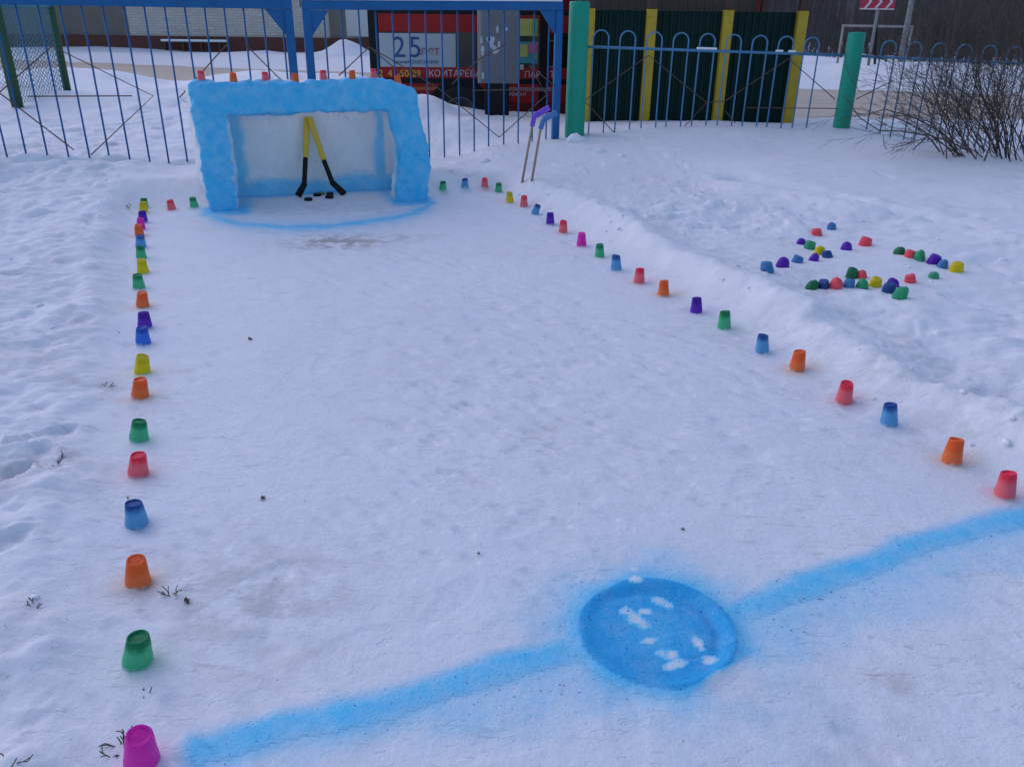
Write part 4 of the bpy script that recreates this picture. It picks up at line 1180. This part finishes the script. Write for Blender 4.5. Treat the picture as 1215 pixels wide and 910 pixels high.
# the court turns its corner at the near post: net runs to the far post and away to the left
pv = lambda s: Vector((math.cos(net_ang) * s, math.sin(net_ang) * s, 0))
MB().tube([pv(0) + Vector((0, 0, top_z)), pv(L1) + Vector((0, 0, top_z))], .03, 8).build('top_rail', M_NET, cl, True)
ua2 = math.radians(172)
pv2 = lambda s: pv(L1) + Vector((math.cos(ua2) * s, math.sin(ua2) * s, 0))
MB().tube([pv2(0) + Vector((0, 0, top_z)), pv2(9) + Vector((0, 0, top_z))], .03, 8).build('top_rail', M_NET, cl, True)
def net(pf, Ln, zlo, zhi, cell):
    m = MB(); hh = zhi - zlo; n = int((Ln + hh) / cell)
    for i in range(n + 1):
        for sg in (1, -1):
            s0 = i * cell - (hh if sg > 0 else 0); s1 = s0 + sg * hh
            if sg < 0: s0, s1 = i * cell, i * cell - hh
            ta, tb = 0.0, 1.0
            lo_, hi_ = (0 - s0) / (s1 - s0), (Ln - s0) / (s1 - s0)
            if lo_ > hi_: lo_, hi_ = hi_, lo_
            ta, tb = max(0, lo_), min(1, hi_)
            if tb - ta < .01: continue
            a = pf(s0 + (s1 - s0) * ta) + Vector((0, 0, zlo + hh * ta)); b = pf(s0 + (s1 - s0) * tb) + Vector((0, 0, zlo + hh * tb))
            m.tube([a, b], .0042, 3, False)
    o = m.build('wire_net', M_NET, cl); o['kind'] = 'stuff'
net(pv, L1, .04, top_z, .085)
net(pv2, 9.0, .04, top_z, .085)
cl2 = pv2(4.5)
MB().lathe([(.062, -.3), (.062, top_z), (.05, top_z + .02)], 16, Matrix.Translation(cl2)).build('post', M_GP, cl, True)

# ------------------------------------------------------------------ brick building across the road
m_brk, nt_, b_ = base_mat('grey_brick')
tc = node(nt_, 'ShaderNodeTexCoord').outputs['Object']
mp = node(nt_, 'ShaderNodeMapping'); mp.inputs['Rotation'].default_value = (math.pi / 2, 0, 0); nt_.links.new(tc, mp.inputs[0])
br = node(nt_, 'ShaderNodeTexBrick'); nt_.links.new(mp.outputs[0], br.inputs[0])
br.inputs['Color1'].default_value = (.46, .42, .38, 1); br.inputs['Color2'].default_value = (.60, .55, .50, 1); br.inputs['Mortar'].default_value = (.34, .31, .29, 1)
br.inputs['Scale'].default_value = 1.0; br.inputs['Brick Width'].default_value = .5; br.inputs['Row Height'].default_value = .16; br.inputs['Mortar Size'].default_value = .02
n1 = noise_tex(nt_, tc, .7, 4, .6)
nt_.links.new(mixc(nt_, mth(nt_, 'MULTIPLY', n1, .5), br.outputs[0], (.42, .38, .34)), b_.inputs['Base Color']); b_.inputs['Roughness'].default_value = .85
M_CONC = paint('brown_concrete', (.16, .14, .125), .85, .25, 1.2, dirt_tone=(.11, .09, .08))
M_PLINTH = paint('dark_red_plinth', (.105, .030, .022), .8, .25, 1.5)
M_LITE = paint('pale_plaster', (.52, .50, .50), .85, .06, 1.5)
M_ROOF = paint('grey_roof', (.14, .14, .15), .8, .2, 1)
BLY = 56.0
bx = lambda px: at_y(px, 48, BLY)[0]
zb_ = at_y(200, 54, BLY)[2] ; zp = at_y(200, 43, BLY)[2]
bd = empty('brick_building', (bx(155), BLY, zb_)); tag(bd, 'long grey brick building with a dark red plinth across the road', 'building')
x0 = bx(155)
BHH = 5.6
MB().box(0, bx(418) - x0, .06, 9, zp - zb_, BHH).build('wall', m_brk, bd)
MB().box(bx(-60) - x0, -.005, .03, 9, zp - zb_, BHH).build('wall', M_CONC, bd)
MB().box(bx(412) - x0, bx(455) - x0, -.04, .055, zp - zb_ + .12, BHH).build('pale_panel', M_LITE, bd)
MB().box(bx(392) - x0, bx(411.5) - x0, -.02, .055, zp - zb_ + .02, BHH).build('pilaster', M_CONC, bd)
MB().box(bx(-60) - x0, bx(470) - x0, -.12, 9.2, -1.2, zp - zb_ - .003).build('plinth', M_PLINTH, bd)
MB().box(bx(391) - x0, bx(414) - x0, -.9, -.125, -1.2, .0).build('porch', M_PLINTH, bd)
MB().box(bx(-60) - x0 - .4, bx(470) - x0 + .4, -.5, 9.5, BHH + .003, BHH + .3).build('roof', M_ROOF, bd)
for k in range(5):
    xw = 2.0 + k * 3.0
    f = MB().box(xw, xw + 1.5, .02, .055, 2.2, 3.8).build('window', M_LITE, bd); MB().box(xw + .1, xw + 1.4, .0, .018, 2.3, 3.7).build('pane', M_GLASS, f)
bn0 = at_y(190, 50, 55.2); bn1 = at_y(268, 50, 55.2); zg = hz((bn0[0] + bn1[0]) / 2, 55.2)
bn = empty('long_bench', (bn0[0], 55.2, zg)); tag(bn, 'long low bench topped with snow before the dark red plinth', 'bench')
Lb = bn1[0] - bn0[0]; zs = at_y(220, 50, 55.2)[2] - zg
MB().bbox(0, Lb, 0, .45, zs - .06, zs, .01).build('seat', M_BRN, bn); MB().bbox(.02, Lb - .02, .02, .43, zs + .001, zs + .14, .04).build('snow_cap', M_CLEAN, bn)
for k in range(4): MB().bbox(Lb * (k + .15) / 3.6, Lb * (k + .15) / 3.6 + .12, .05, .4, -.2, zs - .061, .01).build('leg', M_BRN, bn)

# ------------------------------------------------------------------ bare bush in front of the arched fence
M_TWIG = paint('dark_bark', (.050, .035, .028), .85, .35, 30)
M_TWIG2 = paint('grey_bark', (.095, .066, .052), .85, .35, 30)
def branch(mb_, p, d, L, r, depth, rr, up=.0, spread=.5):
    n = 4 + int(L * 6); pts = [p.copy()]; rad = [r]; q = p.copy(); d = d.normalized()
    for i in range(n):
        d = (d + Vector((rr.gauss(0, .14), rr.gauss(0, .14), rr.gauss(0, .09) + up))).normalized()
        q = q + d * (L / n); pts.append(q.copy()); rad.append(max(.0016, r * (1 - .75 * (i + 1) / n)))
        if depth > 0 and i > 0 and rr.random() < (.75 if depth > 1 else .6):
            ax = Vector((rr.gauss(0, 1), rr.gauss(0, 1), rr.gauss(0, .7))).normalized()
            branch(mb_, q.copy(), d + ax * spread, L * rr.uniform(.3, .55), max(.002, rad[-1] * .6), depth - 1, rr, up, spread)
    mb_.tube(pts, rad, 5 if r > .006 else 3, False)
bc = hit(1172, 184)
bush = empty('bare_bush', tuple(bc)); tag(bush, 'leafless dark bush standing in the snow before the fence at the right edge', 'bush')
rr = random.Random(5)
feet = [(1165, 190), (1180, 186), (1190, 188), (1208, 184), (1212, 178), (1222, 188), (1235, 186), (1150, 172), (1135, 184), (1120, 186), (1165, 183), (1200, 190), (1185, 178), (1240, 180), (1255, 186), (1172, 179), (1215, 190), (1228, 180)]
for i, (px, py) in enumerate(feet * 3):
    p = hit(px + rr.uniform(-6, 6), py + rr.uniform(-3, 3)); p = Vector(p) - Vector(bc)
    k = (px - 1195) / 90
    m = MB()
    d = Vector((k * .6 + rr.gauss(-.30, .36), rr.gauss(-.05, .25), 1.0))
    branch(m, p - d.normalized() * .08, d, rr.uniform(.9, 1.65), rr.uniform(.0045, .011), 3 if i % 3 == 0 else 2, rr, 0.0, .55)
    m.build('stem', M_TWIG if i % 3 else M_TWIG2, bush)
for i in range(26):   # low stems arching over to the left
    p = Vector(hit(rr.uniform(1120, 1190), rr.uniform(178, 189))) - Vector(bc); m = MB()
    d = Vector((-1.0, rr.gauss(0, .3), rr.uniform(.55, 1.3)))
    branch(m, p, d, rr.uniform(.7, 1.5), rr.uniform(.004, .008), 2, rr, -.018 if i % 2 else 0.0, .6)
    m.build('stem', M_TWIG if i % 2 else M_TWIG2, bush)
def path_px(pts, r, Yd):
    m = MB(); m.tube([Vector(at_y(a, b, Yd + dy)) - Vector(bc) for a, b, dy in pts], [r * (1 - .5 * i / len(pts)) for i in range(len(pts))], 5, False); m.build('stem', M_TWIG2, bush)
Yb = bc[1]
path_px([(1120, 187, 0), (1105, 166, 0), (1098, 161, .05), (1070, 156, .1), (1043, 155, .1), (1020, 140, .1), (1005, 118, .1)], .010, Yb)
path_px([(1100, 163, 0), (1090, 172, .0), (1078, 182, 0), (1068, 186, 0), (1055, 182, 0), (1049, 172, 0), (1048, 160, .05)], .007, Yb)
path_px([(1135, 184, 0), (1126, 165, 0), (1100, 147, 0), (1080, 138, 0), (1050, 130, 0), (1030, 136, 0)], .009, Yb)
path_px([(1098, 164, 0), (1075, 172, 0), (1057, 176, .0)], .006, Yb)

# ------------------------------------------------------------------ right background: sign, frame, posts, woods
M_GREYP = paint('grey_metal_post', (.20, .20, .20), .6, .2, 4)
M_SIGNR = paint('sign_red', (.42, .012, .05), .5, .1, 4, bump=0)
M_SIGNW = paint('sign_white', (.62, .60, .62), .5, .08, 4, bump=0)
SY = 34.0
g0 = at_y(1033, 62, SY); zg = hz(g0[0], SY)
sg = empty('chevron_sign', (g0[0], SY, zg)); tag(sg, 'red and white chevron road sign on a grey post', 'road sign')
MB().tube([(0, 0, -.2), (.0, .02, at_y(1041, 0, SY)[2] - zg + .5)], .055, 10).build('post', M_GREYP, sg, True)
MB().tube([(.32, .12, -.1), (.05, .04, at_y(1041, 30, SY)[2] - zg)], .05, 8).build('strut', M_BLACK, sg, True)
sa, sb = at_y(1018.5, 12, SY), at_y(1063.5, -7, SY)
MB().bbox(sa[0] - g0[0], sb[0] - g0[0], -.10, -.07, sa[2] - zg, sb[2] - zg, .01).build('board', M_SIGNR, sg)
zz0, zz1 = sa[2] - zg, sb[2] - zg; xx0, xx1 = sa[0] - g0[0], sb[0] - g0[0]; Wd = xx1 - xx0; zm = (zz0 + zz1) / 2; hh = (zz1 - zz0) / 2 - .03
for k in range(3):
    cx_ = xx0 + Wd * (.10 + .30 * k); t = Wd * .07; dxx = Wd * .15
    V = []
    for y in (-.104, -.101):
        V += [(cx_, y, zm - hh), (cx_ + t, y, zm - hh), (cx_ + t + dxx, y, zm), (cx_ + t, y, zm + hh), (cx_, y, zm + hh), (cx_ + dxx, y, zm)]
    m = MB(); m.add(V, [(0, 1, 2, 5), (5, 2, 3, 4), (0, 6, 7, 1), (1, 7, 8, 2), (2, 8, 9, 3), (3, 9, 10, 4), (4, 10, 11, 5), (5, 11, 6, 0)]); m.build('chevron', M_SIGNW, sg)
m = MB(); m.box(xx0 + .02, xx1 - .02, -.108, -.1005, zz0 + .01, zz0 + .05); m.build('border', M_SIGNW, sg)
# old ball-game frame
FY = 44.0
fa, fb = at_y(996, 60, FY), at_y(1077, 60, FY); ft = at_y(1000, 31, FY); zg = hz(fa[0], FY)
fr_ = empty('goal_frame', (fa[0], FY, zg)); tag(fr_, 'weathered white football goal frame at the edge of the wood', 'goal frame')
Wf = fb[0] - fa[0]; hf = ft[2] - zg
M_FRW = paint('worn_white_frame', (.30, .26, .25), .7, .25, 3, dirt_tone=(.14, .08, .06))
for xx in (0, Wf): MB().tube([(xx, 0, -.2), (xx, 0, hf)], .06, 8).build('post', M_FRW, fr_, True)
MB().tube([(-.06, 0, hf), (Wf + .06, 0, hf)], .055, 8).build('crossbar', M_FRW, fr_, True)
ug = at_y(1070, 62, 40.0); zg = hz(ug[0], 40.0)
up_ = MB().tube([(0, 0, -.3), (0, 0, 3), (0.02, 0, 7.5)], [.12, .115, .095], 12).build('utility_pole', M_GREYP, None, True)
up_.location = (ug[0], 40.0, zg); tag(up_, 'plain grey utility pole beside the red chevron sign', 'pole')

def mass(name, n, xr_, yr_, hr, rad, seed, twigs, mat, label):
    rr = np.random.default_rng(seed); m = MB()
    r2 = random.Random(seed)
    for i in range(n):
        x = rr.uniform(*xr_); y = rr.uniform(*yr_); z = -.1
        h_ = rr.uniform(*hr); r = rad * rr.uniform(.5, 1.4)
        lean = Vector((rr.normal(0, .05), rr.normal(0, .05), 1))
        p = Vector((x, y, z)); 
        m.tube([p, p + lean * h_ * .5 + Vector((rr.normal(0, .12), 0, 0)), p + lean * h_], [r, r * .7, r * .15], 4, False)
        for k in range(twigs):
            t = rr.uniform(.03, .85); q = p + lean * h_ * t; a = rr.uniform(0, 6.283); L_ = h_ * rr.uniform(.08, .25) * (1.1 - .5 * t)
            e = q + Vector((math.cos(a) * .7, math.sin(a) * .7, rr.uniform(.2, 1.0))) * L_
            m.tube([q, (q + e) / 2 + Vector((0, 0, .06 * L_)), e], [r * .32, r * .22, r * .05], 3, False)
            if r2.random() < .6:
                e2 = (q + e) / 2 + Vector((rr.normal(0, .3), rr.normal(0, .3), rr.uniform(.1, .6))) * L_
                m.tube([(q + e) / 2, e2], [r * .2, r * .05], 3, False)
    o = m.build(name, mat)
    tag(o, label, 'wood', None, 'stuff')
    return o
M_WOODF = paint('bare_wood_bark', (.088, .075, .074), .9, .3, 1.5, coord='Object')
M_WOODO = paint('thicket_bark', (.060, .052, .040), .9, .4, 1.5, coord='Object')
hx = np.linspace(-220, 260, 61); hy = np.linspace(128, 230, 15)
HX, HY = np.meshgrid(hx, hy)
HZ = 16 * S((HY - 128) / 40) + 3 * fbm(HX * .03, HY * .03, 7, 3) - .6
ih = np.arange(HX.size).reshape(HX.shape)
qh = np.stack([ih[:-1, :-1], ih[:-1, 1:], ih[1:, 1:], ih[1:, :-1]], -1).reshape(-1, 4)
M_BACKDROP = paint('backdrop_hill_brown', (.078, .067, .066), .95, .35, .25)  # added slope behind the trunks, closes the bright sky gaps between them
tag(link('backdrop_hill', grid_mesh('backdrop_hill', np.stack([HX.ravel(), HY.ravel(), HZ.ravel()], -1), qh), M_BACKDROP), kind='structure')
mass('far_wood', 1100, (-5, 110), (72, 125), (7, 14), .15, 3, 9, M_WOODF, 'far leafless wood behind the snow field')
mass('thicket', 2600, (-2, 62), (58, 64), (.35, 1.2), .03, 24, 2, M_WOODF, 'knee-high dry stalks at the foot of the far wood')
mass('far_wood', 350, (-110, -5), (85, 125), (7, 14), .15, 8, 7, M_WOODF, 'leafless wood behind the brick building')
mass('thicket', 900, (21, 55), (46, 62), (2.2, 5.0), .045, 4, 10, M_WOODO, 'dense bare olive-brown thicket at the right edge')
mass('thicket', 900, (0, 60), (62, 76), (1.6, 4.0), .04, 14, 9, M_WOODF, 'low bare brush along the front of the far wood')

# ------------------------------------------------------------------ dead plants and leaves sticking out of the snow
M_DEAD = paint('dead_stalk', (.13, .10, .08), .9, .4, 30)
M_LEAF = paint('dead_leaf', (.10, .065, .035), .9, .4, 30)
TW = [(70, 552, .10, 9, 'dark tuft of dead stalks in the snow left of the red ice cup'), (125, 458, .09, 6, 'flattened dry grass in the snow left of the orange ice cup'),
      (37, 718, .07, 4, 'tiny dry sprig standing in the snow at the left'), (203, 706, .12, 5, 'thin dry twig right of the orange ice cup'),
      (170, 822, .08, 3, 'short dry twig just below the green ice cup'), (142, 888, .11, 8, 'dry branching twig beside the pink ice cup'),
      (14, 905, .12, 3, 'dry stalk at the lower left corner of the picture'), (152, 247, .12, 7, 'dry tuft in the snow left of the farthest ice cups'),
      (196, 566, .03, 2, 'tiny dark stalk beside the red ice cup'), (138, 362, .05, 4, 'small dry sprig left of the row of cups'), (140, 394, .04, 3, 'tiny dark twig left of the purple ice cup')]
for i, (px, py, sz_, n, lab) in enumerate(TW):
    p = hit(px, py); r3 = random.Random(40 + i); m = MB()
    for k in range(n):
        d = Vector((r3.gauss(0, .7), r3.gauss(0, .5), r3.uniform(.25, 1.0)))
        branch(m, Vector((r3.gauss(0, .008), r3.gauss(0, .008), -.008)), d, .36 * sz_ * r3.uniform(.5, 1.3), .0010, 1, r3, -.03, .6)
    o = m.build('dry_twig', M_DEAD); o.location = tuple(p); tag(o, lab, 'twig', 'dead plants in the snow')
def leaf(px, py, s, lab):
    p = hit(px, py); r3 = random.Random(int(px)); n = 9
    V = [(0, 0, .006)] + [(s * math.cos(t) * r3.uniform(.7, 1.1), s * .6 * math.sin(t) * r3.uniform(.7, 1.1), .004 + .008 * abs(math.sin(t * 1.5))) for t in np.linspace(0, 2 * math.pi, n, endpoint=False)]
    V2 = [(a, b, c - .0015) for a, b, c in V]
    F = [(0, 1 + i, 1 + (i + 1) % n) for i in range(n)] + [(n + 1, n + 2 + (i + 1) % n, n + 2 + i) for i in range(n)] + [(1 + i, n + 2 + i, n + 2 + (i + 1) % n, 1 + (i + 1) % n) for i in range(n)]
    m = MB(); m.add(V, F) if False else m.add(V + V2, F)
    o = m.build('dead_leaf', M_LEAF); o.location = (p[0], p[1], hz(p[0], p[1]) - .001); o.rotation_euler = (0, 0, r3.uniform(0, 6)); tag(o, lab, 'leaf', 'dead leaves on the snow')
leaf(222, 714, .016, 'curled brown leaf on the snow right of the orange ice cup')
leaf(297, 403, .020, 'tiny brown leaf lying on the rink below the goal')
leaf(312, 592, .014, 'small pale brown leaf on the rink left of its middle')
leaf(810, 629, .007, 'tiny dark crumb on the snow above the blue spot')
leaf(568, 658, .006, 'tiny dark crumb on the rink left of the blue spot')
leaf(152, 592, .006, 'tiny dark crumb on the snow above the blue ice cup')
# crumbs and clods broken from the crust
bmi = bmesh.new(); bmesh.ops.create_icosphere(bmi, subdivisions=2, radius=1.0)
icv = np.array([v.co[:] for v in bmi.verts]); icf = [tuple(v.index for v in f.verts) for f in bmi.faces]; bmi.free()
m = MB(); n_ = 0
cand = []
for k in range(60):
    y = random.uniform(2.2, 8.8); x = float(xr_at(y)) + random.choice([random.uniform(.08, .55), random.uniform(.1, 2.6)]); cand.append((x, y, random.uniform(.006, .02)))
for k in range(45):
    y = random.uniform(1.3, 8.6); x = float(xl_at(y)) - random.uniform(.1, 3.0); cand.append((x, y, random.uniform(.005, .018)))
for px, py, r in [(1017, 478, .022), (684, 168, .10), (712, 180, .05), (738, 186, .04), (575, 192, .05)]:
    p = hit(px, py); cand.append((p[0], p[1], r))
cx = np.array([c_[0] for c_ in cand]); cy = np.array([c_[1] for c_ in cand]); cz = H(cx, cy)
for (x, y, r), z in zip(cand, cz):
    q = icv * np.array([random.uniform(.7, 1.4), random.uniform(.7, 1.4), random.uniform(.45, .8)]) * r
    a = random.uniform(0, 6.28); q = np.stack([q[:, 0] * math.cos(a) - q[:, 1] * math.sin(a), q[:, 0] * math.sin(a) + q[:, 1] * math.cos(a), q[:, 2]], -1)
    o1, o2 = random.uniform(0, 50), random.uniform(0, 50)
    k = 1 + .55 * vnoise(icv[:, 0] * 1.6 + o1, icv[:, 1] * 1.6 + icv[:, 2] + o2, 3) + .3 * vnoise(icv[:, 0] * 4 + o2, icv[:, 2] * 4 + icv[:, 1] + o1, 5)
    m.add(q * k[:, None] + np.array([x, y, z + r * .12]), icf)
tag(m.build('snow_crumbs', M_CLEAN, None, True), 'small clods and crumbs of broken snow crust beside the rink', 'snow', None, 'stuff')
print('objects', len(bpy.data.objects), 'tris', sum(len(m.polygons) for m in bpy.data.meshes) * 2)
